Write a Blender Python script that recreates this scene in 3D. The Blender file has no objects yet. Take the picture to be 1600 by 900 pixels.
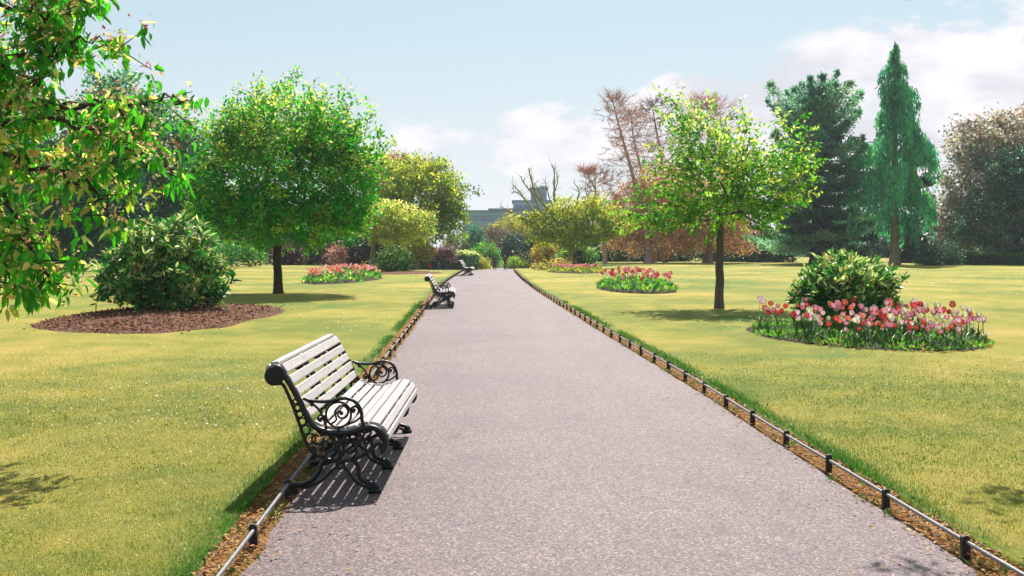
import bpy, math, random
import numpy as np
from mathutils import Vector

SC = bpy.context.scene
COL = SC.collection
F, CX, HY, EYE = 1556.0, 800.0, 386.0, 1.7      # focal length and horizon of the view, eye height

def rng_of(s): return np.random.default_rng(s)
def xo(px, Y): return (px - CX) * Y / F
def zo(py, Y): return EYE - (py - HY) * Y / F
def gp(px, py, z=0.0):
    Y = F * (EYE - z) / (py - HY)
    return xo(px, Y), Y
def sstep(a, b, x):
    t = np.clip((np.asarray(x, float) - a) / (b - a), 0, 1)
    return t * t * (3 - 2 * t)

# ------------------------------------------------------------------ noise
def vnoise(x, y, seed=0):
    x = np.asarray(x, float); y = np.asarray(y, float)
    xi = np.floor(x).astype(np.int64); yi = np.floor(y).astype(np.int64)
    fx = x - xi; fy = y - yi
    fx = fx * fx * (3 - 2 * fx); fy = fy * fy * (3 - 2 * fy)
    def h(a, b):
        n = (a * 374761393 + b * 668265263 + seed * 974634777) & 0x7fffffff
        n = ((n ^ (n >> 13)) * 1274126177) & 0x7fffffff
        return ((n ^ (n >> 16)) & 0xffff) / 65535.0
    return (h(xi, yi) * (1 - fx) + h(xi + 1, yi) * fx) * (1 - fy) + (h(xi, yi + 1) * (1 - fx) + h(xi + 1, yi + 1) * fx) * fy
def fnoise(x, y, seed=0, o=3):
    s = 0; a = 0.5; t = 0
    for k in range(o):
        s = s + a * vnoise(np.asarray(x) * 2 ** k, np.asarray(y) * 2 ** k, seed + k); t += a; a *= .5
    return s / t

# ------------------------------------------------------------------ materials
def new_mat(name):
    m = bpy.data.materials.new(name); m.use_nodes = True
    nt = m.node_tree
    for n in list(nt.nodes): nt.nodes.remove(n)
    out = nt.nodes.new('ShaderNodeOutputMaterial')
    return m, nt, out
def N(nt, kind, ins=None, **props):
    n = nt.nodes.new(kind)
    for k, v in props.items(): setattr(n, k, v)
    for k, v in (ins or {}).items():
        if isinstance(v, bpy.types.NodeSocket): nt.links.new(v, n.inputs[k])
        else: n.inputs[k].default_value = v
    return n
def c4(c): return (c[0], c[1], c[2], 1.0)
def ramp(nt, fac, stops):
    r = N(nt, 'ShaderNodeValToRGB', {'Fac': fac})
    e = r.color_ramp.elements
    while len(e) < len(stops): e.new(0.5)
    for k, (p, c) in enumerate(stops):
        e[k].position = p; e[k].color = c4(c) if not isinstance(c, (int, float)) else (c, c, c, 1)
    return r.outputs['Color']
def mixc(nt, f, a, b, mode='MIX'):
    n = N(nt, 'ShaderNodeMix', data_type='RGBA', blend_type=mode)
    for i, v in ((0, f), (6, a), (7, b)):
        if isinstance(v, bpy.types.NodeSocket): nt.links.new(v, n.inputs[i])
        elif i == 0: n.inputs[0].default_value = v
        else: n.inputs[i].default_value = c4(v)
    return n.outputs[2]
def math_(nt, op, a, b=0.0, c=None):
    n = N(nt, 'ShaderNodeMath', operation=op)
    for i, v in enumerate((a, b) if c is None else (a, b, c)):
        if isinstance(v, bpy.types.NodeSocket): nt.links.new(v, n.inputs[i])
        else: n.inputs[i].default_value = v
    return n.outputs[0]
def noise_n(nt, vec, scale, detail=3, rough=.55):
    return N(nt, 'ShaderNodeTexNoise', {'Vector': vec, 'Scale': scale, 'Detail': detail, 'Roughness': rough}).outputs['Fac']

def leaf_mat(name, trans=0.55, rough=0.45, spec=0.4, tint=(1.6, 1.75, .75), gain=1.3):
    m, nt, out = new_mat(name)
    a = N(nt, 'ShaderNodeAttribute', attribute_name='col').outputs['Color']
    if gain != 1: a = mixc(nt, 1.0, a, (gain, gain, gain), 'MULTIPLY')
    p = N(nt, 'ShaderNodeBsdfPrincipled', {'Base Color': a, 'Roughness': rough, 'Specular IOR Level': spec})
    tc = mixc(nt, 1.0, a, tint, 'MULTIPLY')
    t = N(nt, 'ShaderNodeBsdfTranslucent', {'Color': tc})
    mx = N(nt, 'ShaderNodeMixShader', {0: trans, 1: p.outputs[0], 2: t.outputs[0]})
    nt.links.new(mx.outputs[0], out.inputs['Surface'])
    return m
def simple_mat(name, col, rough=.6, metal=0.0, spec=.5, var=0.15, scale=20.0, bump=0.0, col2=None):
    m, nt, out = new_mat(name)
    tc = N(nt, 'ShaderNodeTexCoord').outputs['Object']
    f = noise_n(nt, tc, scale, 4)
    c2 = col2 or tuple(max(0, v * (1 - 2 * var)) for v in col)
    c = ramp(nt, f, [(.3, c2), (.7, col)])
    p = N(nt, 'ShaderNodeBsdfPrincipled', {'Base Color': c, 'Roughness': rough, 'Metallic': metal, 'Specular IOR Level': spec})
    if bump:
        b = N(nt, 'ShaderNodeBump', {'Height': f, 'Strength': bump, 'Distance': .02})
        nt.links.new(b.outputs[0], p.inputs['Normal'])
    nt.links.new(p.outputs[0], out.inputs['Surface'])
    return m
def bark_mat(name, a, b, sc=1.0):
    m, nt, out = new_mat(name)
    tc = N(nt, 'ShaderNodeTexCoord').outputs['Object']
    mp = N(nt, 'ShaderNodeMapping', {'Vector': tc, 'Scale': (9 * sc, 9 * sc, 1.6 * sc)}).outputs[0]
    f = noise_n(nt, mp, 2.0, 6, .65)
    c = ramp(nt, f, [(.3, a), (.72, b)])
    p = N(nt, 'ShaderNodeBsdfPrincipled', {'Base Color': c, 'Roughness': .85, 'Specular IOR Level': .2})
    bp = N(nt, 'ShaderNodeBump', {'Height': f, 'Strength': .7, 'Distance': .03})
    nt.links.new(bp.outputs[0], p.inputs['Normal'])
    nt.links.new(p.outputs[0], out.inputs['Surface'])
    return m

M = {}
M['leaf'] = leaf_mat('leaf_soft')
M['leaf_gloss'] = leaf_mat('leaf_glossy', trans=.34, rough=.34, spec=.5, tint=(1.4, 1.7, .9), gain=1.1)
M['leaf_pale'] = leaf_mat('leaf_pale', trans=.45, rough=.4, spec=.6, tint=(1.4, 1.3, 1.25), gain=1)
M['leaf_copper'] = leaf_mat('leaf_copper', trans=.45, rough=.45, spec=.4, tint=(1.4, 1.15, .85))
M['leaf_far'] = leaf_mat('leaf_evergreen', trans=.38, rough=.45, spec=.45, tint=(1.4, 1.9, 1.1))
M['needle'] = leaf_mat('needle', trans=.45, rough=.45, spec=.4, tint=(1.3, 1.9, 1.15))
M['petal'] = leaf_mat('petal', trans=.4, rough=.5, spec=.2, tint=(1.25, 1.0, 1.0), gain=1)
M['blade'] = leaf_mat('grass_blade', trans=.4, rough=.42, spec=.5, tint=(1.2, 1.15, .75), gain=1)
M['bark'] = bark_mat('bark_brown', (.022, .015, .011), (.085, .06, .042))
M['bark_grey'] = bark_mat('bark_grey', (.05, .04, .033), (.17, .13, .1))
M['bark_pale'] = bark_mat('bark_pale', (.12, .085, .06), (.3, .22, .15), .6)
M['bark_red'] = bark_mat('twig_red', (.26, .15, .125), (.5, .32, .27))
M['bark_olive'] = bark_mat('bark_olive', (.2, .17, .06), (.46, .38, .15))
M['iron'] = simple_mat('black_cast_iron', (.012, .011, .014), rough=.42, spec=.35, var=.25, scale=60, bump=.08)
M['post'] = simple_mat('black_painted_post', (.012, .010, .009), rough=.55, var=.3, scale=80)
M['rail'] = simple_mat('galvanised_rail', (.24, .23, .24), rough=.5, metal=.4, var=.2, scale=40)
M['stem'] = simple_mat('tulip_stem', (.07, .2, .03), rough=.5, var=.2, scale=30)

def slat_mat():
    m, nt, out = new_mat('pale_painted_slat')
    tc = N(nt, 'ShaderNodeTexCoord').outputs['Object']
    mp = N(nt, 'ShaderNodeMapping', {'Vector': tc, 'Scale': (40, 2.2, 40)}).outputs[0]
    f = noise_n(nt, mp, 1.6, 6, .7)
    c = ramp(nt, f, [(.25, (.24, .195, .18)), (.45, (.41, .365, .36)), (.8, (.50, .45, .45))])
    d = noise_n(nt, tc, 9, 5, .7)
    c = mixc(nt, ramp(nt, d, [(.62, 0.0), (.78, .5)]), c, (.33, .27, .24))
    p = N(nt, 'ShaderNodeBsdfPrincipled', {'Base Color': c, 'Roughness': .45})
    b = N(nt, 'ShaderNodeBump', {'Height': f, 'Strength': .25, 'Distance': .003})
    nt.links.new(b.outputs[0], p.inputs['Normal'])
    nt.links.new(p.outputs[0], out.inputs['Surface'])
    return m
M['slat'] = slat_mat()

def path_mat():
    m, nt, out = new_mat('pink_grey_asphalt')
    tc = N(nt, 'ShaderNodeTexCoord').outputs['Object']
    v = N(nt, 'ShaderNodeTexVoronoi', {'Vector': tc, 'Scale': 120.0}, feature='F1')
    g = N(nt, 'ShaderNodeSeparateColor', {'Color': v.outputs['Color']}).outputs[0]
    c = ramp(nt, g, [(0, (.046, .029, .031)), (.3, (.097, .067, .070)), (.65, (.134, .096, .098)), (.88, (.177, .130, .132)), (1.0, (.26, .205, .20))])
    v2 = N(nt, 'ShaderNodeTexVoronoi', {'Vector': tc, 'Scale': 75.0}, feature='F1')
    g2 = N(nt, 'ShaderNodeSeparateColor', {'Color': v2.outputs['Color']}).outputs[1]
    c = mixc(nt, ramp(nt, g2, [(.80, 0.0), (.88, .7)]), c, (.035, .022, .026))
    c = mixc(nt, ramp(nt, g2, [(.06, .5), (.12, 0.0)]), c, (.34, .275, .28))
    big = noise_n(nt, tc, .45, 5, .6)
    c = mixc(nt, 1.0, c, ramp(nt, big, [(.28, (.82, .78, .80)), (.5, (1.0, .95, .97)), (.72, (1.14, 1.08, 1.1))]), 'MULTIPLY')
    pt = noise_n(nt, tc, 1.1, 6, .65)
    c = mixc(nt, 1.0, c, ramp(nt, pt, [(.30, (.80, .79, .80)), (.42, (1, 1, 1)), (.66, (1, 1, 1)), (.78, (1.12, 1.1, 1.1))]), 'MULTIPLY')
    mp = N(nt, 'ShaderNodeMapping', {'Vector': tc, 'Scale': (1.6, .12, 1)}).outputs[0]
    st = noise_n(nt, mp, 1.3, 4, .6)
    c = mixc(nt, 1.0, c, ramp(nt, st, [(.35, (.93, .93, .93)), (.65, (1.06, 1.06, 1.06))]), 'MULTIPLY')
    p = N(nt, 'ShaderNodeBsdfPrincipled', {'Base Color': c, 'Roughness': .66, 'Specular IOR Level': .32})
    h = math_(nt, 'ADD', v.outputs['Distance'], math_(nt, 'MULTIPLY', big, .3))
    b = N(nt, 'ShaderNodeBump', {'Height': h, 'Strength': .25, 'Distance': .003}, invert=True)
    nt.links.new(b.outputs[0], p.inputs['Normal'])
    nt.links.new(p.outputs[0], out.inputs['Surface'])
    return m
M['path'] = path_mat()

STRAW, OLIVE, GREEN = (.385, .290, .066), (.240, .232, .034), (.075, .165, .018)
def lawn_mat():
    m, nt, out = new_mat('mown_lawn')
    tc = N(nt, 'ShaderNodeTexCoord').outputs['Object']
    big = noise_n(nt, tc, .16, 5, .6)
    mid = noise_n(nt, tc, 1.3, 5, .65)
    fine = noise_n(nt, tc, 38, 4, .7)
    s = math_(nt, 'ADD', math_(nt, 'SUBTRACT', math_(nt, 'MULTIPLY', big, 1.35), .2), math_(nt, 'MULTIPLY', mid, .55))
    s = math_(nt, 'ADD', s, math_(nt, 'MULTIPLY', fine, .55))
    c = ramp(nt, math_(nt, 'MULTIPLY', s, .5), [(.36, GREEN), (.46, (.17, .185, .03)), (.52, OLIVE), (.62, STRAW), (.75, (.41, .31, .095))])
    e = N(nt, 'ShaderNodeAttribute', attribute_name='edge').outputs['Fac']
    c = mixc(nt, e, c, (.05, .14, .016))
    p = N(nt, 'ShaderNodeBsdfPrincipled', {'Base Color': c, 'Roughness': .85, 'Specular IOR Level': .15})
    f2 = noise_n(nt, tc, 70, 3, .7)
    b = N(nt, 'ShaderNodeBump', {'Height': f2, 'Strength': .9, 'Distance': .03})
    nt.links.new(b.outputs[0], p.inputs['Normal'])
    nt.links.new(p.outputs[0], out.inputs['Surface'])
    return m
M['lawn'] = lawn_mat()

def soil_mat(name, a, b, c_, scale=28.0):
    m, nt, out = new_mat(name)
    tc = N(nt, 'ShaderNodeTexCoord').outputs['Object']
    f = noise_n(nt, tc, scale, 6, .7)
    v = N(nt, 'ShaderNodeTexVoronoi', {'Vector': tc, 'Scale': scale * 1.4})
    g = N(nt, 'ShaderNodeSeparateColor', {'Color': v.outputs['Color']}).outputs[0]
    c = ramp(nt, f, [(.3, a), (.52, b), (.7, c_)])
    c = mixc(nt, .45, c, ramp(nt, g, [(0, a), (.6, b), (1, c_)]))
    p = N(nt, 'ShaderNodeBsdfPrincipled', {'Base Color': c, 'Roughness': .9, 'Specular IOR Level': .15})
    bp = N(nt, 'ShaderNodeBump', {'Height': math_(nt, 'ADD', f, v.outputs['Distance']), 'Strength': 1.0, 'Distance': .03})
    nt.links.new(bp.outputs[0], p.inputs['Normal'])
    nt.links.new(p.outputs[0], out.inputs['Surface'])
    return m
M['soil_orange'] = soil_mat('orange_soil', (.11, .05, .018), (.27, .125, .035), (.42, .23, .075), 34)
M['mulch'] = soil_mat('brown_mulch', (.05, .02, .012), (.14, .062, .036), (.26, .135, .08), 14)
M['earth'] = soil_mat('dark_earth', (.02, .014, .01), (.06, .04, .028), (.12, .08, .05), 20)
M['ground'] = soil_mat('far_ground', (.03, .05, .012), (.06, .08, .02), (.1, .11, .03), .3)

# ------------------------------------------------------------------ mesh building
def mesh_obj(name, verts, faces, mat, parent=None, cols=None, smooth=False, edge=None, midx=None):
    """verts (n,3), faces = list of int arrays (m,k)."""
    verts = np.asarray(verts, np.float32)
    faces = [np.asarray(f, np.int32) for f in faces if len(f)]
    me = bpy.data.meshes.new(name)
    me.vertices.add(len(verts)); me.vertices.foreach_set('co', verts.ravel())
    tot = np.concatenate([np.full(len(f), f.shape[1], np.int32) for f in faces])
    li = np.concatenate([f.ravel() for f in faces])
    me.loops.add(len(li)); me.loops.foreach_set('vertex_index', li)
    me.polygons.add(len(tot))
    st = np.zeros(len(tot), np.int32); st[1:] = np.cumsum(tot)[:-1]
    me.polygons.foreach_set('loop_start', st)
    try: me.polygons.foreach_set('loop_total', tot)
    except Exception: pass
    for mm in (mat if isinstance(mat, (list, tuple)) else [mat]): me.materials.append(mm)
    if midx is not None: me.polygons.foreach_set('material_index', np.asarray(midx, np.int32))
    me.polygons.foreach_set('use_smooth', np.full(len(tot), bool(smooth)))
    if cols is not None:
        a = me.attributes.new('col', 'FLOAT_COLOR', 'POINT')
        cc = np.ones((len(verts), 4), np.float32); cc[:, :3] = cols
        a.data.foreach_set('color', cc.ravel())
    if edge is not None:
        a = me.attributes.new('edge', 'FLOAT', 'POINT'); a.data.foreach_set('value', np.asarray(edge, np.float32))
    me.update(calc_edges=True)
    o = bpy.data.objects.new(name, me); COL.objects.link(o)
    if parent is not None: o.parent = parent
    return o
def thing(name, label, cat, loc=(0, 0, 0), group=None, rotz=0.0):
    o = bpy.data.objects.new(name, None); COL.objects.link(o)
    o.empty_display_size = .2; o.location = loc; o.rotation_euler = (0, 0, rotz)
    o['label'] = label; o['category'] = cat
    if group: o['group'] = group
    return o
def tag(o, label=None, cat=None, group=None, kind=None):
    for k, v in (('label', label), ('category', cat), ('group', group), ('kind', kind)):
        if v: o[k] = v
    return o

class MB:
    def __init__(s): s.v = []; s.q = []; s.t = []; s.c = []; s.n = 0
    def add(s, v, q=None, t=None, c=None):
        v = np.asarray(v, float).reshape(-1, 3)
        if q is not None and len(q): s.q.append(np.asarray(q, int).reshape(-1, 4) + s.n)
        if t is not None and len(t): s.t.append(np.asarray(t, int).reshape(-1, 3) + s.n)
        if c is not None:
            c = np.asarray(c, float); s.c.append(np.broadcast_to(c, (len(v), 3)) if c.ndim == 1 else c)
        s.v.append(v); s.n += len(v)
    def build(s, name, mat, parent=None, smooth=False):
        V = np.concatenate(s.v)
        fs = []
        if s.q: fs.append(np.concatenate(s.q))
        if s.t: fs.append(np.concatenate(s.t))
        return mesh_obj(name, V, fs, mat, parent, np.concatenate(s.c) if s.c else None, smooth)
    def box(s, c, size, rot=None):
        x, y, z = np.asarray(size) / 2
        v = np.array([[-x, -y, -z], [x, -y, -z], [x, y, -z], [-x, y, -z], [-x, -y, z], [x, -y, z], [x, y, z], [-x, y, z]])
        if rot is not None: v = v @ np.asarray(rot).T
        s.add(v + np.asarray(c), [[0, 3, 2, 1], [4, 5, 6, 7], [0, 1, 5, 4], [1, 2, 6, 5], [2, 3, 7, 6], [3, 0, 4, 7]])
    def tube(s, pts, r, k=8, caps=True, flat=None, flat_axis=None):
        pts = np.asarray(pts, float); n = len(pts)
        r = np.broadcast_to(np.asarray(r, float), (n,))
        T = np.gradient(pts, axis=0); T /= np.linalg.norm(T, axis=1)[:, None] + 1e-12
        a = np.array([0, 0, 1.]) if abs(T[0][2]) < .9 else np.array([1., 0, 0])
        if flat_axis is not None: a = np.asarray(flat_axis, float)
        V = []
        for i in range(n):
            b = a - T[i] * a.dot(T[i]); b /= np.linalg.norm(b) + 1e-12
            c = np.cross(T[i], b)
            if flat_axis is None: a = b
            th = np.arange(k) * 2 * math.pi / k
            fl = 1.0 if flat is None else flat
            V.append(pts[i] + r[i] * (np.cos(th)[:, None] * b * fl + np.sin(th)[:, None] * c))
        V = np.concatenate(V)
        i = np.arange(n - 1)[:, None] * k; j = np.arange(k)[None, :]; j2 = (j + 1) % k
        q = np.stack([i + j, i + j2, i + k + j2, i + k + j], -1).reshape(-1, 4)
        t = None
        if caps:
            nb = n * k
            V = np.concatenate([V, V[:k], V[nb - k:nb], pts[:1], pts[-1:]])
            jj = np.arange(k) + nb; j3 = (np.arange(k) + 1) % k + nb
            t = np.concatenate([np.stack([j3, jj, np.full(k, nb + 2 * k)], -1), np.stack([jj + k, j3 + k, np.full(k, nb + 2 * k + 1)], -1)])
        s.add(V, q, t)
    def segs(s, A, B, ra, rb, k=5):
        A = np.asarray(A, float); B = np.asarray(B, float)
        if len(A) == 0: return
        T = B - A; L = np.linalg.norm(T, axis=1)[:, None] + 1e-9; T = T / L
        ref = np.where(np.abs(T[:, 2:3]) < .9, [[0, 0, 1.]], [[1., 0, 0]])
        b = np.cross(T, ref); b /= np.linalg.norm(b, axis=1)[:, None]; c = np.cross(T, b)
        th = np.arange(k) * 2 * math.pi / k
        ring = np.cos(th)[None, :, None] * b[:, None, :] + np.sin(th)[None, :, None] * c[:, None, :]
        V = np.concatenate([A[:, None] + ring * np.asarray(ra)[:, None, None], B[:, None] + ring * np.asarray(rb)[:, None, None]], 1)
        i = np.arange(len(A))[:, None] * 2 * k; j = np.arange(k)[None]; j2 = (j + 1) % k
        q = np.stack([i + j, i + j2, i + k + j2, i + k + j], -1).reshape(-1, 4)
        s.add(V.reshape(-1, 3), q)
def spline(pts, n=6):
    """Catmull-Rom through pts."""
    p = np.asarray(pts, float); P = np.concatenate([2 * p[:1] - p[1:2], p, 2 * p[-1:] - p[-2:-1]])
    out = []
    for i in range(1, len(P) - 2):
        t = np.linspace(0, 1, n, endpoint=False)[:, None]
        a, b, c, d = P[i - 1], P[i], P[i + 1], P[i + 2]
        out.append(.5 * ((2 * b) + (c - a) * t + (2 * a - 5 * b + 4 * c - d) * t ** 2 + (3 * b - a - 3 * c + d) * t ** 3))
    out.append(p[-1:])
    return np.concatenate(out)
def unit(v): return v / (np.linalg.norm(v, axis=-1, keepdims=True) + 1e-9)

def leaves(mb, C, D, NR, L, W, col, fold=.12, mid=False, droop=0.0):
    """Leaf blades: bent quads (or two quads along a midrib)."""
    n = len(C)
    L = np.broadcast_to(np.asarray(L, float), (n,))[:, None]; W = np.broadcast_to(np.asarray(W, float), (n,))[:, None]
    D = unit(D); S = unit(np.cross(D, NR)); U = np.cross(S, D)
    base = C; tip = C + D * L - U * L * droop
    l = C + D * L * .48 + S * W / 2 + U * W * fold; r = C + D * L * .48 - S * W / 2 + U * W * fold
    if not mid:
        V = np.stack([base, r, tip, l], 1).reshape(-1, 3)
        q = np.arange(n * 4).reshape(n, 4); k = 4
    else:
        def at_(f, sg, wf): return C + D * L * f - U * L * droop * f * f + S * W * (.5 * sg * wf) + U * W * fold
        V = np.stack([base, at_(.28, -1, .9), at_(.68, -1, .8), tip, at_(.68, 1, .8), at_(.28, 1, .9)], 1).reshape(-1, 3)
        i = np.arange(n)[:, None] * 6
        q = np.concatenate([i + np.array([[0, 1, 2, 3]]), i + np.array([[0, 3, 4, 5]])]); k = 6
    mb.add(V, q, None, np.repeat(col, k, axis=0))

def palette(rng, n, pal, var=.22):
    cs = np.array([p[:3] for p in pal]); w = np.array([p[3] for p in pal], float); w /= w.sum()
    i = rng.choice(len(pal), n, p=w)
    c = cs[i] * (1 + var * rng.standard_normal((n, 1))) * (1 + .08 * rng.standard_normal((n, 3)))
    return np.clip(c, .003, .8)

# ------------------------------------------------------------------ terrain
LX = np.array([(500, 1200.), (386, 878), (458.8, 775), (608.9, 562), (649, 506.7), (691, 446.5), (704, 436), (714.5, 429.5), (722, 424.6)], float)
RX = np.array([(1506, 878.), (1296.5, 747), (1069.6, 596.7), (943.8, 521.8), (838.5, 455), (815, 437), (803.5, 424.6)], float)
def edge_fn(P, slope_px):
    Y = F * EYE / (P[:, 1] - HY); X = (P[:, 0] - CX) * Y / F
    return Y, X
_lY, _lX = edge_fn(LX[1:], 0); _rY, _rX = edge_fn(RX, 0)
def _ext(Y, ys, xs):
    Y = np.asarray(Y, float)
    x = np.interp(Y, ys, xs)
    lo = (xs[1] - xs[0]) / (ys[1] - ys[0])
    return np.where(Y < ys[0], xs[0] + (Y - ys[0]) * lo, x)
def smooth_edge(Y, ys, xs):
    return sum(_ext(np.asarray(Y, float) + d, ys, xs) for d in (-2., -1, 0, 1, 2.)) / 5
def XL(Y): return smooth_edge(Y, _lY, _lX)
def XR(Y): return smooth_edge(Y, _rY, _rX)
def drop(X, Y):
    m = sstep(-17, -10.5, X) * (1 - sstep(4.5, 9, X))
    return -.95 * np.clip((np.asarray(Y, float) - 71.5) / 41, 0, 1) * m
def lawn_z(X, Y):
    X = np.asarray(X, float); Y = np.asarray(Y, float)
    d = np.minimum(np.abs(X - XL(Y)), np.abs(X - XR(Y)))
    und = .10 * (fnoise(X * .09, Y * .09, 5) - .5) * sstep(1, 6, d)
    return .05 + und + drop(X, Y)

def grid_mesh(name, Xg, Yg, Zg, mat, edge=None, kind='structure'):
    r, c = Xg.shape
    V = np.stack([Xg, Yg, Zg], -1).reshape(-1, 3)
    i = np.arange(r - 1)[:, None] * c + np.arange(c - 1)[None]
    q = np.stack([i, i + 1, i + c + 1, i + c], -1).reshape(-1, 4)
    o = mesh_obj(name, V, [q], mat, smooth=True, edge=None if edge is None else edge.ravel())
    tag(o, kind=kind); return o
ys = np.concatenate([np.linspace(-40, 3, 20)[:-1], np.linspace(3, 16, 105), np.linspace(16, 72, 170)[1:], np.linspace(72, 125, 40)[1:], np.linspace(125, 420, 14)[1:]])
# path
cols_ = np.linspace(0, 1, 13)
Yg = np.repeat(ys[ys < 126][:, None], 13, 1)
ragl = .09 * (fnoise(Yg[:, 0] * 2.2, Yg[:, 0] * 0, 11) - .5); ragr = .09 * (fnoise(Yg[:, 0] * 2.2, Yg[:, 0] * 0, 12) - .5)
xl = XL(Yg[:, 0]) + .03 + ragl; xr = XR(Yg[:, 0]) - .03 + ragr
Xg = xl[:, None] + (xr - xl)[:, None] * cols_[None]
grid_mesh('path', Xg, Yg, .012 + .02 * (1 - (2 * cols_[None] - 1) ** 2) + drop(Xg, Yg), M['path'])
# soil strips between the path and the turf, with the cut turf edge
SW = .21
for side in (-1, 1):
    E = XL(ys) if side < 0 else XR(ys)
    wob = SW + .09 * (fnoise(ys * 1.1, ys * 0, 21 + side) - .5) + .03 * (fnoise(ys * 5, ys * 0, 31 + side) - .5)
    offs = np.array([-.14, -.02, .04, .10, .16, .22, .30])
    Xs = E[:, None] + side * offs[None]; Ys = np.repeat(ys[:, None], len(offs), 1)
    Zs = np.array([-.02, .006, .02, .022, .026, .022, .02])[None] + .016 * (fnoise(Xs * 9, Ys * 9, 3) - .5) + drop(Xs, Ys)
    Zs[:, 0] = -.02 + drop(Xs[:, 0], ys)
    grid_mesh('soil_strip', Xs, Ys, Zs, M['soil_orange'])
    o2 = np.concatenate([[0, 0.0, .02, .06, .12, .2, .35, .6, 1.0, 1.6], np.geomspace(2.4, 60, 26), [90, 140, 220, 320]])
    Xl = E[:, None] + side * (wob[:, None] + o2[None]); Yl = np.repeat(ys[:, None], len(o2), 1)
    Zl = lawn_z(Xl, Yl)
    Zl[:, 0] = drop(Xl[:, 0], ys) - .01
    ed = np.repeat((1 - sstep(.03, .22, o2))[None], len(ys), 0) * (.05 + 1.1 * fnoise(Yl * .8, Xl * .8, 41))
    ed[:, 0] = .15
    if side < 0: Xl, Yl, Zl, ed = Xl[:, ::-1], Yl[:, ::-1], Zl[:, ::-1], ed[:, ::-1]
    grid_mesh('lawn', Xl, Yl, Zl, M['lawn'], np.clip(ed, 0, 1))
g = np.linspace(-2500, 2500, 21)
gx, gy = np.meshgrid(g, g)
grid_mesh('ground', gx, gy, np.full_like(gx, -2.2), M['ground'])

# ------------------------------------------------------------------ grass blades, daisies, litter (uncountable)
def in_bed(X, Y):
    m = np.zeros(len(X), bool)
    for (cx, cy, rx, ry) in BEDS: m |= ((X - cx) / rx) ** 2 + ((Y - cy) / ry) ** 2 < 1.0
    return m
BEDS = [(6.6, 18.9, 2.05, 3.05), (4.9, 39.5, 1.5, 4.6), (-8.6, 51, 1.85, 6.0), (4.3, 67, 1.95, 5.2), (-8.0, 23.2, 2.2, 4.2)]
rng = rng_of(1)
mb = MB()
def blades(n, y0, y1, hgt, wid, dens_pow, edge_only=False):
    u = rng.random(n)
    p = dens_pow
    Y = (y0 ** (1 - p) + u * (y1 ** (1 - p) - y0 ** (1 - p))) ** (1 / (1 - p))
    if edge_only:
        s = np.where(rng.random(n) < .5, -1, 1)
        E = np.where(s < 0, XL(Y), XR(Y))
        wob = SW + .09 * (fnoise(Y * 1.1, Y * 0, np.where(s < 0, 20, 22)[0]) - .5)
        X = E + s * (SW - .01 + np.abs(rng.normal(0, .075, n)))
        keep = fnoise(Y * .8, X * .8, 41) > .32 + .35 * rng.random(n)
        X, Y = X[keep], Y[keep]
    else:
        X = (rng.random(n) * 2 - 1) * (.56 * Y + 1.2)
        keep = ((X < XL(Y) - SW - .02) | (X > XR(Y) + SW + .02)) & ~in_bed(X, Y) & (rng.random(n) > sstep(9, 17, Y))
        X, Y = X[keep], Y[keep]
    n = len(X)
    Z = lawn_z(X, Y) - .004
    a = rng.random(n) * 2 * math.pi
    lean = np.abs(rng.normal(0, 1.1, n))
    D = np.stack([np.cos(a) * lean, np.sin(a) * lean, np.ones(n)], 1); D = unit(D)
    S = np.stack([-np.sin(a + rng.normal(0, 1, n)), np.cos(a), np.zeros(n)], 1); S = unit(S)
    h = hgt * (.55 + .75 * rng.random(n)) * (Y / 6) ** .35; w = wid * (.7 + .6 * rng.random(n)) * (Y / 6) ** .8
    B = np.stack([X, Y, Z], 1)
    V = np.stack([B - S * w[:, None] / 2, B + S * w[:, None] / 2, B + D * h[:, None]], 1).reshape(-1, 3)
    s = .62 * fnoise(X * .3, Y * .3, 7) - .10 + .34 * fnoise(X * 1.7, Y * 1.7, 8) + .34 * fnoise(X * 9, Y * 9, 9, 2) + .26 * rng.random(n) - .13
    if edge_only: s = s - .30
    k1 = sstep(.40, .52, s)[:, None]; k2 = sstep(.50, .64, s)[:, None]
    c = np.array(GREEN) * (1 - k1) + np.array(OLIVE) * 1.05 * k1
    c = c * (1 - k2) + np.array((.50, .41, .18)) * k2
    c = c * (1 + .32 * rng.standard_normal((n, 1)))
    if edge_only: c = c * np.array((.75, 1.1, .8))
    mb.add(V, None, np.arange(n * 3).reshape(n, 3), np.repeat(np.clip(c, .01, .6), 3, axis=0))
blades(440000, 4.4, 17, .024, .0050, 1.25)
blades(30000, 4.4, 30, .040, .0056, 1.15, True)
n_ = 190
for k in range(n_):
    y = 4.4 + 26 * rng.random() ** 1.4; sd = -1 if rng.random() < .5 else 1
    x = float(XL(y) if sd < 0 else XR(y)) + sd * rng.uniform(-.05, .2); mm = rng.integers(5, 16)
    a = rng.random(mm) * 6.283; B = np.stack([x + rng.normal(0, .025, mm), y + rng.normal(0, .035, mm), np.full(mm, .02)], 1)
    Dq = np.stack([np.cos(a) * .9, np.sin(a) * .9, .5 + rng.random(mm)], 1)
    leaves(mb, B, Dq, rng.normal(0, .4, (mm, 3)) + [0, 0, 1], .03 + .04 * rng.random(mm), .008 + .008 * rng.random(mm), palette(rng, mm, [(.06, .17, .02, 3), (.10, .2, .03, 2), (.25, .24, .06, 1)]))
tag(mb.build('grass', M['blade']), 'short dry mown grass blades over the lawns', 'grass', kind='stuff')

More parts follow.
